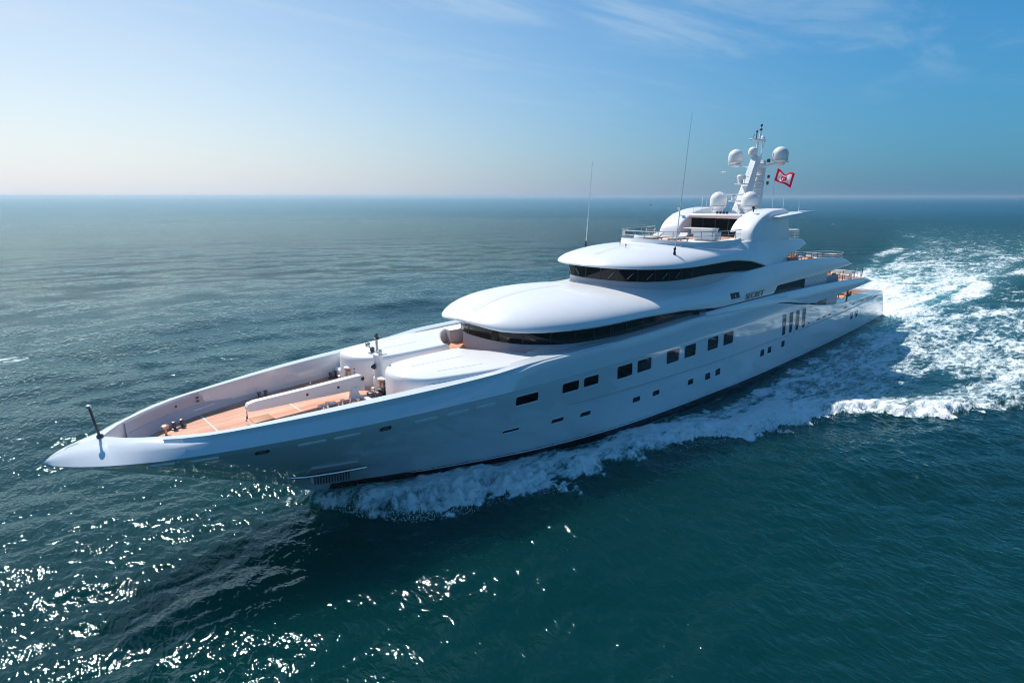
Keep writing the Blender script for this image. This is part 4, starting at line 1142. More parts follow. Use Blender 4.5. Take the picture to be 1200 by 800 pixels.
for y in (-2.1, 0, 2.1):
    mb = MB(); mb.box(-21.52, -21.485, y - .05, y + .05, 2.95, 5.0); mb.build('door_post', MULL, g, 0)
plate([(x, float(bk(x)) - .36) for x in (-21.4, -26, -30, -34, -37, -39.4)], 2.925, TEAK, 'main_aft_deck', Yt, .02)
for s_ in (1, -1):
    for x in (-24.5, -28.5):
        mb = MB(); mb.tube([(x, 4.6 * s_, 2.92), (x - .15, 4.6 * s_, 5.3)], .09, 10); mb.build('deck_pillar', TEAKF, Yt)
# transom seat wall
mb = MB(); mb.rbox((-39.0, 0, 3.2), (.35, 9.6, .6), .08); mb.build('transom_coaming', HULLP, Yt)

# ---- wheelhouse
WAFT = [(x, float(P(x, [4, 0, -6, -12], [4.66, 4.85, 5.04, 4.9]))) for x in (3.5, 2.5, 1.5, .5, -.5, -1.5, -2.5, -3.2, -3.8, -4.4, -5, -5.5, -6, -6.6)]
wp = plan(9.95, 0, 4.66, 6.0, 2.5, 40, WAFT)
wall(lambda z: [(x - .04, max(y - .04 - (.35 if x < -1.8 and z > 9.3 else 0), 0)) for x, y in wp], [8.3, 9.2, 10.05], LAV, 'wheelhouse_wall', Yt)
wbz = lambda x: float(P(x, [-6.3, -4, 0, 2.5, 5, 8, 10.5], [9.0, 8.98, 9.08, 9.12, 9.06, 9.04, 9.06]))
wtz = lambda x: float(P(x, [-6.3, -5, -3, 0, 5, 8, 10.5], [9.02, 9.40, 9.78, 9.98, 9.92, 9.94, 10.02]))
wwin = band(wp, wbz, wtz, .02, GLASS, 'wheelhouse_window_band', Yt, xmin=-6.7)
mullions(wp, wbz, wtz, [.65, 2.0, 3.3, 4.5, 5.6, 6.7, 7.9], wwin, MULL, .04, .045)
# window wipers
for s_ in (1, -1):
    for arc in (1.3, 2.6, 3.9, 5.0, 6.1):
        acc = 0
        for i in range(len(wp) - 1):
            a = Vector(wp[i]); b = Vector(wp[i + 1]); L = (b - a).length
            if acc + L >= arc: break
            acc += L
        p = a + (b - a) * ((arc - acc) / L); t = (b - a).normalized(); nn = Vector((-t.y, t.x))
        if nn.dot(p - Vector((3, 0))) < 0: nn = -nn
        q = p + nn * .09; r_ = p + nn * .09 + t * .42
        mb = MB(); mb.tube([(q.x, q.y * s_, 9.20), (r_.x, r_.y * s_, 9.62)], .016, 5); mb.build('wiper', STEEL, wwin)
# circular hatch outline on the roof side below the wing
# ---- wheelhouse roof / sundeck body
def r3_b(x):
    t, a = 11.12, 6.5
    base = (1 - min(max((x - (t - a)) / a, 0), 1) ** 2.4) ** (1 / 2.4)
    return base * float(P(x, [-17.2, -14, -9, -5, 0, 5, 12], [3.9, 4.5, 4.95, 5.22, 5.15, 5.12, 5.15]))
def r3_zb(x): return float(P(x, [-17.2, -16.5, -13, -10.6, -9, -6.6, -5.4, -3, 0, 5, 11.3], [10.25, 10.2, 9.80, 9.45, 9.02, 8.97, 9.25, 9.72, 9.95, 9.90, 10.02]))
def r3_zc(x): return float(P(x, [3.0, 4.5, 6.5, 8.5, 9.9, 10.75, 11.12], [11.22, 11.24, 11.18, 10.98, 10.72, 10.42, 10.12])) if x > 3 else 11.22
def r3_sec(x):
    b, zb_, zc = r3_b(x), r3_zb(x), r3_zc(x); n = 2.9
    S = [(x, 0, zb_ + .05), (x, max(b - .5, 0), zb_ + .05), (x, max(b - .06, 0), zb_)]
    h = zc - zb_ - .06; n = float(I(x, [2, 7], [2.7, 2.25]))
    for k in range(20):
        th = math.pi / 2 * k / 19
        ky = max(math.cos(th), 0) ** .85; qf = float(I(x, [2, 7], [.42, .58])); pf = float(I(x, [2, 7], [2.8, 2.5]))
        S.append((x, b * ky, zb_ + .06 + h * (1 - ky ** pf) ** qf))
    A = np.array(S)
    bT = float(P(x, [-17.2, -14, -9, -5], [3.75, 4.25, 4.42, 4.45])); zT = float(P(x, [-17.2, -16.2, -12, -4], [10.4, 10.72, 10.95, 11.15]))
    B = [(x, 0, zb_ + .05), (x, b - .5, zb_ + .05), (x, b - .06, zb_)]
    for k in range(14):
        t = k / 13; B.append((x, b + (bT - b) * t ** 1.15, zb_ + .06 + (zT - zb_ - .06) * t))
    for y in (bT - .12, 3.6, 2.6, 1.6, .8, 0): B.append((x, min(y, bT - .1), zT + .02))
    B = np.array(B)
    t = float(np.clip((1.5 - x) / 7.0, 0, 1)); t = t * t * (3 - 2 * t)
    return A * (1 - t) + B * t
xs3 = [11.12, 11.09, 11.0, 10.85, 10.7, 10.35, 9.9, 9.4, 8.8, 8.2] + list(np.arange(7.5, -16.3, -.6)) + [-16.4, -16.8, -17.2]
v, f = loft([r3_sec(x) for x in xs3], closed=False)
roof3 = make('wheelhouse_roof', v, f, WHITE, Yt, smooth=26, weld=.0005)
def r3_top(x, y):
    S = r3_sec(x)[3:]; return float(np.interp(y, S[:, 1][::-1], S[:, 2][::-1]))
drape(9.7, 5.8, -.22, .22, r3_top, GREYP, 'non_slip_patch', roof3, 12, 3)

drape(6.9, 10.4, 4.05, 4.75, r2_top, TEAK, 'bridge_wing_deck', roof2, 10, 3, .03, (-1,))
# sundeck coaming, teak, glass rail
cf_ = []   # half plan of the sundeck front coaming
for i in range(25):
    th = math.pi / 2 * i / 24
    cf_.append((-1.0 + 5.1 * math.cos(th) ** .85, 3.95 * math.sin(th) ** .8))
cf_ += [(-2.2, 4.0), (-3.4, 4.02)]
full = [(x, -y) for x, y in reversed(cf_[1:])] + cf_
n = len(full); v = []; f = []
for d, z in ((.10, -.15), (.05, .30), (-.10, .30), (-.13, -.15)):
    for x, y in full:
        r_ = math.hypot(x + 1, y); k = (r_ + d) / max(r_, .01)
        v.append(((x + 1) * k - 1, y * k, max(r3_top(x, abs(y)), 11.06) + z))
for j in range(3):
    for i in range(n - 1): f.append((j * n + i, j * n + i + 1, (j + 1) * n + i + 1, (j + 1) * n + i))
make('sundeck_coaming', v, f, WHITE, Yt, 40)
plate([(3.9 - .02, .3)] + [(x, max(y - .2, .1)) for x, y in cf_[1:]] + [(-5.0, 3.6), (-8.2, 3.4)], 11.262, WMAT, 'sundeck', Yt, .02)
plate([(-1.6, 3.0), (-6.6, 2.3)], 11.275, TEAK, 'sundeck_teak', Yt, .01)
plate([(2.9, .9), (-.2, .9)], 11.275, TEAK, 'sundeck_teak', Yt, .01)
# rail stanchions and glass
def rail(path, z0, z1, name, step=1.1, glass=True, bars=1, m=STEEL, r=.022, zf=None):
    root = MB(); pp = [(x, y, (zf(x) if zf else z0) + z1 - z0) for x, y in path]
    root.tube(pp, r * 1.2, 6); ro = root.build(name, m, Yt)
    acc = 0; nxt = 0
    for i in range(len(path) - 1):
        a = Vector(path[i]); b = Vector(path[i + 1]); L = (b - a).length
        while nxt <= acc + L:
            p = a + (b - a) * ((nxt - acc) / max(L, 1e-6)); zb0 = zf(p.x) if zf else z0
            mb = MB(); mb.tube([(p.x, p.y, zb0 - .02), (p.x, p.y, zb0 + z1 - z0)], r, 6); mb.build('stanchion', m, ro); nxt += step
        acc += L
    for k in range(bars):
        t = (k + 1) / (bars + 1)
        mb = MB(); mb.tube([(x, y, (zf(x) if zf else z0) + (z1 - z0) * t) for x, y in path], r * .6, 5); mb.build('rail_wire', m, ro)
    return ro
GL = mat('clear_glass', (0.75, 0.85, 0.88), 0.03)
GL.node_tree.nodes['Principled BSDF'].inputs['Transmission Weight'].default_value = 1.0
GL.node_tree.nodes['Principled BSDF'].inputs['IOR'].default_value = 1.1
rp = [p for p in full]
sr = rail(rp, 11.46, 12.10, 'sundeck_rail', 1.1, bars=1, r=.028)
v = []; f = []
for x, y in rp: v += [(x, y, 11.46), (x, y, 12.0)]
for i in range(len(rp) - 1): f.append((2 * i, 2 * i + 2, 2 * i + 3, 2 * i + 1))
make('glass_screen', v, f, GL, sr, 60)
# hot tub rim and sunpad, sundeck furniture fixed to the deck
mb = MB(); mb.lathe([(.95, 11.27), (.95, 11.55), (.88, 11.60), (.74, 11.60), (.70, 11.5)], (1.4, -1.4, 0), 32); mb.build('hot_tub', WHITE, Yt)
for dx_, dy_ in ((.85, .35), (.35, .85)):
    pts = [(1.4 + dx_ * 1.15, -1.4 + dy_ * 1.15, 11.3)] + [(1.4 + dx_ * (1.0 + .18 * math.cos(a)), -1.4 + dy_ * (1.0 + .18 * math.cos(a)), 12.0 + .22 * math.sin(a)) for a in np.linspace(0, math.pi, 8)] + [(1.4 + dx_ * .82, -1.4 + dy_ * .82, 11.3)]
    mb = MB(); mb.tube(pts, .025, 6); mb.build('hand_hoop', STEEL, Yt)
mb = MB(); mb.rbox((-1.3, 2.0, 11.72), (.9, 1.9, .9), .08); mb.build('bar_counter', WHITE, Yt)
mb = MB(); mb.rbox((-1.1, 1.8, 12.2), (1.2, 2.5, .06), .03); mb.build('bar_top', WHITE, Yt)

# ---- arches, hardtop, glass front
def arch(sgn):
    xa = -11.2
    prof = []      # outer curve from the forward foot over the top to the aft edge
    for i in range(17):
        th = math.pi / 2 * i / 16
        prof.append((-4.6 - 5.4 * (1 - math.cos(th)) ** 1.0 if False else -4.55 - 5.6 * (1 - math.cos(th) ** 1.0) , 11.1 + 2.55 * math.sin(th) ** .85))
    prof += [(-10.4, 13.65), (-11.0, 13.6), (-11.35, 13.4), (-11.55, 12.9), (-11.8, 11.0)]
    ys = [(2.35, .16), (2.42, .05), (2.55, .0), (3.9, .0), (4.2, .02), (4.36, .10), (4.42, .24)]
    v = []; f = []; m_ = len(prof); cx, cz = -9.5, 11.5
    for y, ins in ys:
        for x, z in prof:
            dx_, dz_ = cx - x, cz - z; L = math.hypot(dx_, dz_)
            k = ins / L if z > 11.2 else ins / L * .6
            v.append((x + dx_ * k, (y + (0.0 if y < 3 else (11.8 - z) * .06 * (z < 13.7))) * sgn, z + (dz_ * k if z > 11.2 else 0)))
    for j in range(len(ys) - 1):
        for i in range(m_ - 1): f.append((j * m_ + i, j * m_ + i + 1, (j + 1) * m_ + i + 1, (j + 1) * m_ + i))
    for j in (0, len(ys) - 1): f.append(tuple(j * m_ + i for i in range(m_)))
    f.append(tuple(j * m_ for j in range(len(ys)))); f.append(tuple(j * m_ + m_ - 1 for j in range(len(ys))))
    for j in range(len(ys) - 1): f.append((j * m_, (j + 1) * m_, (j + 1) * m_ + m_ - 1, j * m_ + m_ - 1))
    return make('roof_arch', v, f, WHITE, Yt, 40)
arch(1); arch(-1)
mb = MB(); mb.rbox((-8.9, 0, 12.98), (5.4, 5.0, .34), .12, 0, 3); mb.build('hardtop', WHITE, Yt)
mb = MB(); mb.box(-6.72, -6.66, -2.36, 2.36, 11.27, 12.82); gf = mb.build('glass_front', GLASS, Yt, 0)
for y in (-1.2, 0.0, 1.2):
    mb = MB(); mb.box(-6.655, -6.62, y - .04, y + .04, 11.27, 12.82); mb.build('mullion', MULL, gf, 0)
mb = MB(); mb.box(-11.4, -6.8, -2.4, 2.4, 11.0, 12.85); mb.build('sky_lounge_block', WHITE, Yt, 0)
for s_ in (1, -1):
    mb = MB(); mb.add(*cbox([(-7.6, 4.9 * s_, 12.98, 13.02, .25), (-9.5, 4.75 * s_, 12.95, 13.18, .6), (-11.5, 4.7 * s_, 13.1, 13.30, .7), (-14.6, 4.6 * s_, 13.32, 13.40, .6)])); mb.build('roof_fin', WHITE, Yt, 30)
    mb = MB(); mb.tube([(-11.0, 3.9 * s_, 13.5), (-11.0, 3.9 * s_, 14.6)], .02, 5); mb.build('whip_aerial', WHITE, Yt)
    mb = MB(); mb.tube([(-12.9, 4.5 * s_, 13.3), (-12.9, 4.5 * s_, 14.3)], .02, 5); mb.build('whip_aerial', WHITE, Yt)
# hardtop aft ledge rail
rail([(-11.9, 4.1), (-14.2, 4.0), (-16.2, 3.5), (-16.6, 1.8), (-16.6, -1.8), (-16.2, -3.5), (-14.2, -4.0), (-11.9, -4.1)], 10.98, 11.88, 'sundeck_aft_rail', 1.2, bars=3, zf=lambda x: float(P(x, [-17.2, -16.2, -12, -4], [10.4, 10.72, 10.95, 11.15])))

# ---- domes and mast
def dome(x, y, z, r, hh, base=True, name='radome'):
    """z = centre of the ball"""
    prof = [(r * .62, z - hh * .62), (r * .80, z - hh * .56), (r * .97, z - hh * .42), (r * 1.0, z - hh * .2), (r, z)]
    for i in range(1, 11):
        a = math.pi / 2 * i / 10; prof.append((max(r * math.cos(a), .002), z + r * math.sin(a)))
    mb = MB(); mb.lathe(prof, (x, y, 0), 32); d = mb.build(name, DOME, Yt, 50)
    mb = MB(); mb.lathe([(r * .5, z - hh * .85), (r * .66, z - hh * .70), (r * .60, z - hh * .60)], (x, y, 0), 24); mb.build('dome_base', WMAT, d)
    mb = MB(); mb.lathe([(r * 1.004, z - hh * .43), (r * 1.012, z - hh * .40), (r * 1.004, z - hh * .37)], (x, y, 0), 32); mb.build('dome_seam', SEAM, d)
    return d
for s_ in (1, -1):
    dome(-9.65, 1.50 * s_, 14.34, .74, 1.3)
    dome(-13.45, 2.12 * s_, 18.35, .68, 1.15)
dome(-13.05, -.30, 18.72, .40, .75)
mast = MB()
def slab(pts):   # tapered, raked slab: (x0,x1,halfwidth,z)
    v = []; f = []
    for x0, x1, hw_, z in pts:
        c_ = .25 * hw_
        v += [(x0, -hw_ + c_, z), (x0 - c_, -hw_, z), (x1 + c_, -hw_, z), (x1, -hw_ + c_, z), (x1, hw_ - c_, z), (x1 + c_, hw_, z), (x0 - c_, hw_, z), (x0, hw_ - c_, z)]
    for i in range(len(pts) - 1):
        for k in range(8): f.append((8 * i + k, 8 * i + (k + 1) % 8, 8 * i + 8 + (k + 1) % 8, 8 * i + 8 + k))
    f += [tuple(range(8)), tuple(8 * (len(pts) - 1) + k for k in range(8))]
    return v, f
mast.add(*slab([(-10.1, -11.6, .50, 13.1), (-10.9, -12.1, .40, 14.6), (-12.0, -13.0, .34, 16.6), (-12.8, -13.7, .32, 18.1), (-12.95, -13.7, .26, 18.3)]))
mr = mast.build('main_mast', WHITE, Yt, 30)
mb = MB(); mb.add(*slab([(-13.6, -14.5, .42, 13.1), (-14.0, -14.7, .34, 15.4), (-14.35, -14.9, .28, 17.6), (-14.4, -14.8, .22, 18.0)])); mb.build('mast_leg', WHITE, mr, 30)
for k in range(7):
    z = 14.3 + k * .55; x0 = I(z, [14, 18], [-12.2, -13.6]); x1 = I(z, [14, 18], [-14.1, -14.5])
    mb = MB(); mb.rbox(((x0 + x1) / 2, 0.05, z), (abs(x0 - x1) + .5, .6, .14), .04); mb.build('mast_rung', WHITE, mr)
for s_ in (1, -1):   # spreader arms
    mb = MB(); v_, f_ = [], []
    for x0, x1, y, z in ((-12.7, -13.7, .2, 17.15), (-12.9, -13.8, 1.3, 17.42), (-13.1, -14.1, 2.5, 17.62), (-13.3, -13.9, 2.75, 17.66)):
        v_ += [(x0, y * s_, z), (x1, y * s_, z), (x1, y * s_, z + .12), (x0, y * s_, z + .12)]
    for i in range(3):
        for k in range(4): f_.append((4 * i + k, 4 * i + (k + 1) % 4, 4 * i + 4 + (k + 1) % 4, 4 * i + 4 + k))
    f_ += [(0, 1, 2, 3), (12, 13, 14, 15)]
    mb.add(v_, f_); mb.build('spreader', WHITE, mr, 30)
    mb = MB(); mb.rbox((-14.2, .75 * s_, 17.9), (.26, .3, .34), .08); mb.build('deck_floodlight', DSTEEL, mr)
    mb = MB(); mb.rbox((-15.0, .5 * s_, 15.9), (.2, .2, .34), .05); mb.rbox((-15.1, .5 * s_, 16.5), (.2, .2, .3), .05); mb.build('mast_lamp', DSTEEL, mr)
# radar platforms
for z, x, L in ((16.05, -10.9, .0), (14.55, -10.0, 2.3)):
    mb = MB(); mb.rbox((x + .1, 0, z - .3), (1.3, .7, .12), .04); pl = mb.build('radar_platform', WHITE, mr)
    mb = MB(); mb.lathe([(.20, z - .25), (.24, z - .1), (.24, z + .12), (.14, z + .2)], (x + .35, 0, 0), 16); mb.build('radar_pedestal', WHITE, pl)
    if L:
        mb = MB(); mb.rbox((x + .35, 0.0, z + .27), (.22, L, .12), .05, .9); mb.build('radar_scanner', WHITE, pl)
    else:
        mb = MB(); mb.lathe([(.36, z + .14), (.38, z + .2), (.38, z + .42), (.30, z + .5)], (x + .2, 0, 0), 18); mb.build('radar_drum', DOME, pl)
        for yy in (-.45, .45): 
            mb = MB(); mb.tube([(x + .5, yy, z - .25), (x + .5, yy, z + .35), (x - .3, yy, z + .35)], .025, 5); mb.build('guard_rail', STEEL, pl)
# topmast
mb = MB(); mb.tube([(-13.2, .0, 18.2), (-13.25, .0, 19.7)], .10, 8); mb.tube([(-14.2, 0, 18.0), (-14.15, 0, 19.8)], .06, 8); mb.tube([(-13.3, .35, 18.3), (-13.9, .35, 19.7)], .03, 6); mb.build('topmast', WHITE, mr)
mb = MB(); mb.rbox((-13.2, 0, 19.72), (2.4, .55, .16), .06); tp = mb.build('top_platform', WHITE, mr)
mb = MB(); mb.tube([(-13.5, 0, 19.8), (-13.7, 0, 20.95)], [.09, .05], 8); mb.build('top_pole', WHITE, tp)
mb = MB(); mb.lathe([(.06, 20.55), (.13, 20.58), (.13, 20.72), (.06, 20.76)], (-13.65, 0, 0), 10); mb.lathe([(.05, 20.9), (.10, 20.93), (.10, 21.1), (.04, 21.15)], (-13.7, 0, 0), 10); mb.build('masthead_light', DSTEEL, tp)
mb = MB(); mb.tube([(-12.9, 0, 19.8), (-12.9, 0, 20.4)], .05, 6); mb.lathe([(.09, 20.35), (.09, 20.5), (.03, 20.55)], (-12.9, 0, 0), 8); mb.build('wind_sensor', DSTEEL, tp)
mb = MB(); mb.lathe([(.12, 19.8), (.16, 19.9), (.16, 20.05), (.08, 20.15)], (-14.2, 0, 0), 12); mb.build('gps_dome', DOME, tp)
mb = MB(); mb.tube([(-12.2, 0, 19.8), (-12.2, 0, 19.95), (-12.35, 0, 20.1), (-12.55, 0, 20.12)], .03, 6); mb.build('loop_aerial', DSTEEL, tp)
# floodlights and rails on the hardtop
for y in (-.9, -.6, -.3, .0):
    mb = MB(); mb.rbox((-7.4, y + .6, 13.27), (.2, .2, .2), .06); mb.build('roof_lamp', BLACK, Yt)
rail([(-7.0, -2.4), (-7.0, -.8)], 13.12, 13.75, 'hardtop_rail', .8, bars=1, r=.018)
rail([(-7.0, 1.0), (-7.0, 2.4)], 13.12, 13.75, 'hardtop_rail', .8, bars=1, r=.018)
mb = MB(); mb.tube([(-6.2, -3.3, 13.0), (-6.0, -3.3, 13.5)], .05, 8); mb.rbox((-5.9, -3.3, 13.6), (.5, .22, .2), .06, .4); mb.build('searchlight', WHITE, Yt)
mb = MB(); mb.tube([(-6.9, 3.2, 13.4), (-6.9, 3.2, 13.7)], .05, 8); mb.rbox((-6.85, 3.2, 13.75), (.3, .22, .2), .06, .4); mb.build('searchlight', BLACK, Yt)
# long whip antennas on the wheelhouse roof
for x, y, h, dxx in ((6.4, -3.75, 6.4, -.5), (6.1, 4.0, 9.3, -1.0)):
    z0 = r3_top(x, abs(y))
    mb = MB(); mb.tube([(x, y, z0 - .03), (x + dxx * .12, y, z0 + h * .12), (x + dxx * .5, y, z0 + h * .5), (x + dxx, y, z0 + h)], [.05, .035, .03, .014], 6); an = mb.build('whip_antenna', WHITE, Yt)
    mb = MB(); mb.lathe([(.12, z0 - .03), (.10, z0 + .08), (.06, z0 + .3), (.09, z0 + .33), (.09, z0 + .45), (.04, z0 + .5)], (x, y, 0), 10); mb.build('antenna_base', BLACK, an)
# small roof fittings
for x, y in ((3.6, 2.9), (7.5, .9), (6.6, -.3)):
    z0 = r3_top(x, abs(y)); mb = MB(); mb.tube([(x, y, z0 - .02), (x, y, z0 + .22)], .025, 6); mb.lathe([(.06, z0 + .18), (.06, z0 + .28), (.02, z0 + .3)], (x, y, 0), 8); mb.build('roof_sensor', STEEL, Yt)

# ---- side details: name letters, navigation light
for sd_ in (1, -1):
    cu = bpy.data.curves.new('name_letters', 'FONT'); cu.body = 'SECRET'; cu.size = .62; cu.extrude = .02; cu.shear = .3; cu.space_character = 1.02
    cu.offset = 0.006
    to = bpy.data.objects.new('tmp', cu); COL.objects.link(to); bpy.context.view_layer.update()
    me_ = bpy.data.meshes.new_from_object(to); bpy.data.objects.remove(to)
    w_ = max(v_.co.x for v_ in me_.vertices); 
    x_c = -3.05; L = 3.3; s_ = L / w_
    for v_ in me_.vertices:
        lx, ly, lz = v_.co; xx = x_c + (L / 2 - lx * s_) * 1 if sd_ > 0 else x_c - (L / 2 - lx * s_)
        yb = float(np.interp(6.98 + ly, [6.86, 7.5], [r2_b(xx) + .035, r2_b(xx) + .02]))
        v_.co = (xx, (yb + .012 + lz) * sd_, 6.93 + ly)
    me_.materials.append(GOLD)
    ob = bpy.data.objects.new('name_letters', me_); COL.objects.link(ob); ob.parent = Yt
    def cpanel(x0, x1, z0, z1, m, name, parent, off=.03, th=.06):
        mb = MB(); v = []
        for d in (off, off - th):
            for x, z in ((x0, z0), (x1, z0), (x1, z1), (x0, z1)):
                S = r2_sec(x); v.append((x, (float(np.interp(z, S[1:16, 2], S[1:16, 1])) + d) * sd_, z))
        mb.add(v, [(0, 1, 2, 3), (4, 7, 6, 5), (0, 4, 5, 1), (1, 5, 6, 2), (2, 6, 7, 3), (3, 7, 4, 0)]); return mb.build(name, m, parent, 0)
    nb = cpanel(.75, -.55, 7.22, 7.62, BLACK, 'navigation_light_box', Yt)
    cpanel(.22, .05, 7.28, 7.5, ORANGE if sd_ > 0 else GREYP, 'light_lens', nb, .05, .03)
    cpanel(-1.1, .6, 7.14, 7.17, WHITE, 'light_sill', nb, .09, .1)

# ---- aft rails
zC = lambda x: r2_zT(x)
rail([(-11.5, 4.9), (-16, 5.2), (-20, 5.25), (-23.6, 5.2), (-24.8, 4.6), (-25.1, 2.5), (-25.1, -2.5), (-24.8, -4.6), (-23.6, -5.2), (-20, -5.25), (-16, -5.2), (-11.5, -4.9)], 8.9, 9.55, 'bridge_deck_rail', 1.3, bars=2, r=.028, zf=lambda x: r2_zT(x) + .0)
rail([(-24.5, 5.35), (-28, 5.3), (-31.2, 5.1), (-31.9, 4.2), (-32.1, 2), (-32.1, -2), (-31.9, -4.2), (-31.2, -5.1), (-28, -5.3), (-24.5, -5.35)], 6.2, 6.75, 'upper_deck_rail', 1.4, bars=1, zf=lambda x: float(P(x, [-18.5, -26, -30.3, -32.7], [6.5, 6.2, 5.95, 5.75])))
for s_ in (1, -1):
    for x in (-24.4, -28.0, -30.5):
        mb = MB(); mb.tube([(x, 5.2 * s_, 6.0), (x, 5.2 * s_, 7.15)], .035, 6); mb.build('rail_gate_post', DSTEEL, Yt)
plate([(x, 5.0) for x in (-9.8, -16, -22)] + [(-24.6, 4.7)], 8.262, TEAK, 'bridge_aft_deck', Yt, .01)
mb = MB(); mb.box(-11.3, -8.9, -4.6, 4.6, 8.2, 9.5); mb.build('bridge_deckhouse', WHITE, Yt, 0)
mb = MB(); mb.box(-11.36, -11.31, -4.3, 4.3, 8.3, 9.95); mb.build('bridge_aft_door', GLASS, Yt, 0)

# ------------------------------------------------------------------ loose things aboard
def grp(o, g): o['group'] = g; return o
def lounger(x, y, z, rot, label, g):
    e = empty('sun_lounger', (x, y, z), label, 'sun lounger', g); e.rotation_euler.z = rot
    mb = MB(); mb.rbox((0, 0, .24), (1.9, .65, .08), .03); mb.build('frame', TEAKF, e)
    mb = MB(); mb.rbox((-.25, 0, .33), (1.3, .6, .12), .04); mb.build('mattress', CUSH, e)
    mb = MB(); v = [(.42, -.3, .30), (.42, .3, .30), (.42, .3, .41), (.42, -.3, .41), (.98, -.3, .62), (.98, .3, .62), (.92, .3, .72), (.92, -.3, .72)]
    mb.add(v, [(0, 1, 2, 3), (4, 7, 6, 5), (0, 4, 5, 1), (1, 5, 6, 2), (2, 6, 7, 3), (3, 7, 4, 0)]); mb.build('backrest', CUSH, e)
    for lx in (-.8, .8):
        for ly in (-.26, .26):
            mb = MB(); mb.rbox((lx, ly, .1), (.06, .06, .2), .01); mb.build('leg', TEAKF, e)
    return e
def sofa(x, y, z, rot, L, label, g=None):
    e = empty('deck_sofa', (x, y, z), label, 'sofa', g); e.rotation_euler.z = rot
    mb = MB(); mb.rbox((0, 0, .16), (L, .85, .3), .05); mb.build('base', WMAT, e)
    mb = MB(); mb.rbox((0, -.05, .38), (L - .1, .72, .16), .06); mb.build('seat_cushion', CUSH, e)
    mb = MB(); mb.rbox((0, .34, .62), (L, .2, .55), .07); mb.build('backrest', CUSH, e)
    for s_ in (-1, 1):
        mb = MB(); mb.rbox((s_ * (L / 2 - .08), -.02, .5), (.16, .8, .26), .05); mb.build('armrest', CUSH, e)
    return e
def chair(x, y, z, rot, label, g):
    e = empty('deck_chair', (x, y, z), label, 'chair', g); e.rotation_euler.z = rot
    mb = MB(); mb.rbox((0, 0, .44), (.52, .52, .1), .03); mb.build('seat', CUSH, e)
    mb = MB(); mb.rbox((-.24, 0, .74), (.07, .5, .52), .03); mb.build('backrest', TEAKF, e)
    for lx in (-.22, .22):
        for ly in (-.22, .22):
            mb = MB(); mb.rbox((lx, ly, .2), (.05, .05, .4), .01); mb.build('leg', TEAKF, e)
    return e
def table(x, y, z, r, label):
    e = empty('deck_table', (x, y, z), label, 'table')
    mb = MB(); mb.lathe([(r, .70), (r, .74), (r - .02, .75)], (0, 0, 0), 28); mb.build('table_top', TEAKF, e)
    mb = MB(); mb.lathe([(.3, 0), (.28, .05), (.07, .1), (.07, .7)], (0, 0, 0), 16); mb.build('pedestal', WMAT, e)
    return e
# bridge deck aft
sofa(-13.6, 3.0, 8.265, math.pi * .5, 3.2, 'cream sofa on the port side of the highest aft terrace, just behind the deckhouse')
sofa(-13.6, -3.0, 8.265, math.pi * .5, 3.2, 'cream sofa on the far side of the highest aft terrace')
table(-16.6, 1.9, 8.265, .8, 'round teak table among the chairs on the highest aft terrace')
for k in range(5):
    a = k * 2 * math.pi / 5 + .3
    chair(-16.6 + 1.25 * math.cos(a), 1.9 + 1.25 * math.sin(a), 8.265, a + math.pi, 'cream and teak chair around the round table on the highest aft terrace', 'chairs around the bridge deck table')
for k in range(3):
    lounger(-20.5, 3.4 - 1.6 * k, 8.265, 0, ['cream lounger on the highest aft terrace, nearest the port rail', 'cream lounger in the middle of the row on the highest aft terrace', 'cream lounger on the highest aft terrace, farthest from the port rail'][k], 'loungers on the bridge deck')
# upper deck aft
table(-26.2, 2.6, 5.745, .9, 'round teak dining table on the middle aft terrace')
for k in range(6):
    a = k * 2 * math.pi / 6
    chair(-26.2 + 1.4 * math.cos(a), 2.6 + 1.4 * math.sin(a), 5.745, a + math.pi, 'cream and teak chair around the dining table on the middle aft terrace', 'chairs around the upper deck table')
sofa(-29.6, 2.9, 5.745, math.pi * .5, 3.0, 'cream sofa at the after end of the middle aft terrace, port side')
sofa(-29.6, -2.9, 5.745, math.pi * .5, 3.0, 'cream sofa at the after end of the middle aft terrace, starboard side')
mb = MB(); mb.rbox((-20.3, 4.4, 7.12), (.9, .5, .16), .05); mb.tube([(-20.3, 4.4, 5.745), (-20.3, 4.4, 7.05)], .05, 8); o = mb.build('red_cushion_stand', RED); tag(o, 'red pad on a post beside the dark deck post on the middle aft terrace', 'red pad')
# main deck aft
table(-31.5, 2.4, 2.927, .95, 'round teak table on the lowest aft terrace')
for k in range(6):
    a = k * 2 * math.pi / 6 + .2
    chair(-31.5 + 1.45 * math.cos(a), 2.4 + 1.45 * math.sin(a), 2.927, a + math.pi, 'cream and teak chair around the table on the lowest aft terrace', 'chairs around the main deck table')
sofa(-36.2, 2.6, 2.927, -math.pi * .5, 3.4, 'cream sofa against the stern on the lowest aft terrace, port side')
sofa(-36.2, -2.6, 2.927, -math.pi * .5, 3.4, 'cream sofa against the stern on the lowest aft terrace, starboard side')
# sundeck forward
lounger(2.6, -.1, 11.265, math.pi, 'cream lounger on the sundeck just behind the forward glass rail', 'sundeck loungers')
lounger(1.9, 1.6, 11.265, math.pi, 'cream lounger on the sundeck between the glass rail and the bar', 'sundeck loungers')

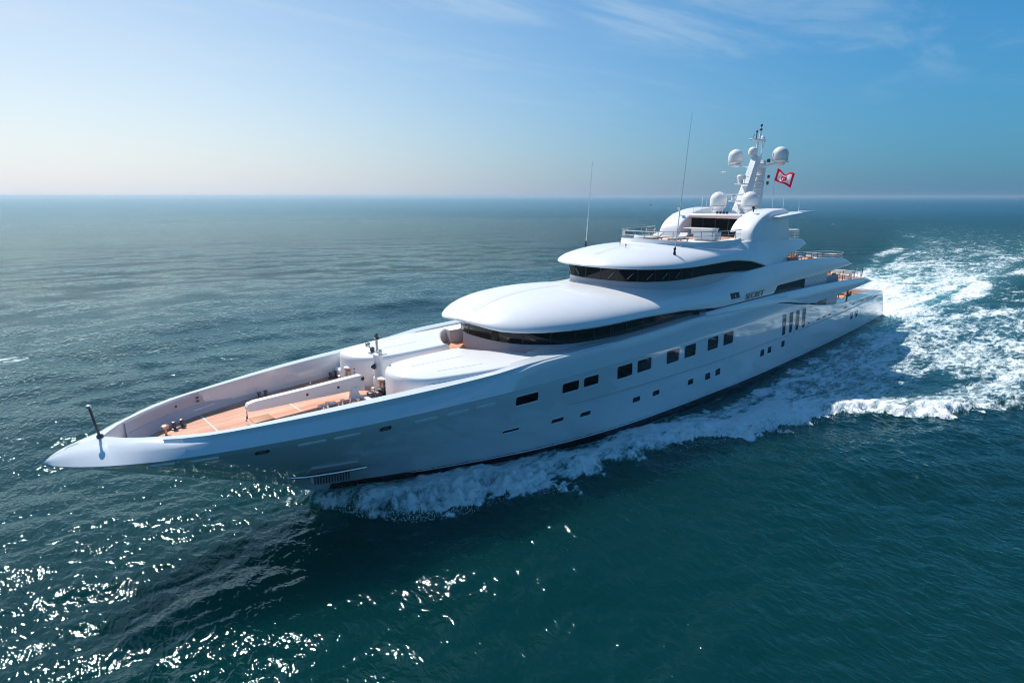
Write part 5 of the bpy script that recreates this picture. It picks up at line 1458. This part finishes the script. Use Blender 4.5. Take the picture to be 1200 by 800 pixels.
# flag: wavy white cloth with red border and red round emblem, on its halyard
def flag():
    nx, ny = 48, 30
    A = Vector((-15.3, 1.2, 17.26)); B = Vector((-14.75, 1.25, 16.12))     # hoist
    fly = Vector((-.62, .78, 0)).normalized()
    root = empty('flag', (A.x, A.y, B.z), 'white flag with a red border and a red round emblem flying behind the mast', 'flag')
    def pt(u, v_):
        h = A.lerp(B, v_)
        L = 1.62
        p = h + Vector((-.40, .80, 0)) * (L * u)
        sag = -.66 * u ** 1.1 - .16 * math.sin(u * 5.5) * (1 - v_) * .9 + .03 * math.sin(u * 9 + v_ * 3)
        side = .16 * math.sin(u * 7.5 + v_ * 2.0) * u ** .5 + .05 * math.sin(u * 15 + v_ * 5)
        dip = -.22 * math.exp(-((u - .55) / .18) ** 2) * (1 - v_) ** 1.2
        return Vector((p.x + side * .7, p.y + side * .7, p.z + sag + dip)) - root.location
    v = [pt(i / nx, j / ny) for i in range(nx + 1) for j in range(ny + 1)]; f = []; fm = []
    for i in range(nx):
        for j in range(ny):
            a = i * (ny + 1) + j; f.append((a, a + 1, a + ny + 2, a + ny + 1))
            u, w = (i + .5) / nx * 1.62, (j + .5) / ny * 1.13
            border = u < .19 or u > 1.42 or w < .17 or w > .95
            r_ = math.hypot(u - .80, w - .56); ang = math.atan2(w - .56, u - .80)
            emb = (.17 < r_ < .29) or (r_ < .20 and abs((u - .80) - (w - .56) * .6) < .05) or (r_ < .2 and abs((w - .56) + .09) < .04)
            fm.append(1 if border or emb else 0)
    make('cloth', v, f, FWHITE, root, 80, mats=[FWHITE, RED], fmat=fm)
    mb = MB(); o_ = root.location; mb.tube([tuple(A + Vector((0, 0, .5)) - o_), tuple(A - o_), tuple(B - o_), tuple(Vector((-10.9, 3.0, 13.7)) - o_)], .012, 4); mb.build('halyard', ROPE, root)
flag()

# gull in the air and floating things far out
def gull(loc, rot, label):
    g = MB()
    g.tube([(-.26, 0, -.01), (-.16, 0, 0), (0, 0, .02), (.14, 0, .03), (.22, 0, .05), (.29, 0, .04)], [.012, .05, .075, .055, .04, .012], 10)
    for s_ in (1, -1):
        v = []
        for y, xf, xb, z in ((.03, .10, -.10, .04), (.28, .14, -.06, .16), (.50, .08, -.06, .15), (.74, -.10, -.13, .08)):
            v += [(xf, y * s_, z), (xb, y * s_, z - .005), (xb, y * s_, z + .012), (xf, y * s_, z + .02)]
        f = []
        for i in range(3):
            for k in range(4): f.append((4 * i + k, 4 * i + (k + 1) % 4, 4 * i + 4 + (k + 1) % 4, 4 * i + 4 + k))
        g.add(v, f)
    g.add([(-.22, -.03, 0), (-.40, -.07, 0), (-.40, .07, 0), (-.22, .03, 0), (-.22, -.03, .012), (-.40, -.07, .01), (-.40, .07, .01), (-.22, .03, .012)], [(0, 1, 2, 3), (4, 7, 6, 5), (0, 4, 5, 1), (1, 5, 6, 2), (2, 6, 7, 3)])
    o = g.build('seagull', WMAT); o.location = loc; o.rotation_euler.z = rot; tag(o, label, 'seagull')
d_ = _F + _R * ((848 - 600) / 680) + _U * ((400 - 203) / 680); p_ = Vector(CAM) + d_ * 62
gull(p_, 2.4, 'small white gull gliding in the sky to the left of the mast')
def small_boat(x, y, rot, s_, label):
    e = empty('motorboat', (x, y, 0.0), label, 'motorboat'); e.rotation_euler.z = rot; e.scale = (s_, s_, s_)
    secs_ = []
    for xx, b, z in ((3.0, .02, 1.0), (2.4, .5, .95), (1.4, .9, .88), (0, 1.1, .82), (-1.8, 1.1, .8), (-3.0, 1.0, .8)):
        secs_.append([(xx, 0, -.2), (xx, b * .7, 0), (xx, b, z), (xx, b * .85, z + .02), (xx, 0, z - .05)])
    v, f = loft(secs_, closed=False); make('boat_hull', v, f, WMAT, e)
    mb = MB(); mb.rbox((-.2, 0, 1.25), (1.9, 1.3, .9), .2); cb_ = mb.build('cabin', WMAT, e)
    mb = MB(); mb.rbox((.55, 0, 1.4), (.5, 1.2, .35), .08); mb.build('windscreen', GLASS, cb_)
small_boat(-812.9, -554.4, 2.2, 1.0, 'tiny white motorboat near the horizon left of the antennas')
small_boat(-294.6, -87.7, 1.2, .32, 'tiny white dinghy afloat beyond the stern, above the aft decks')
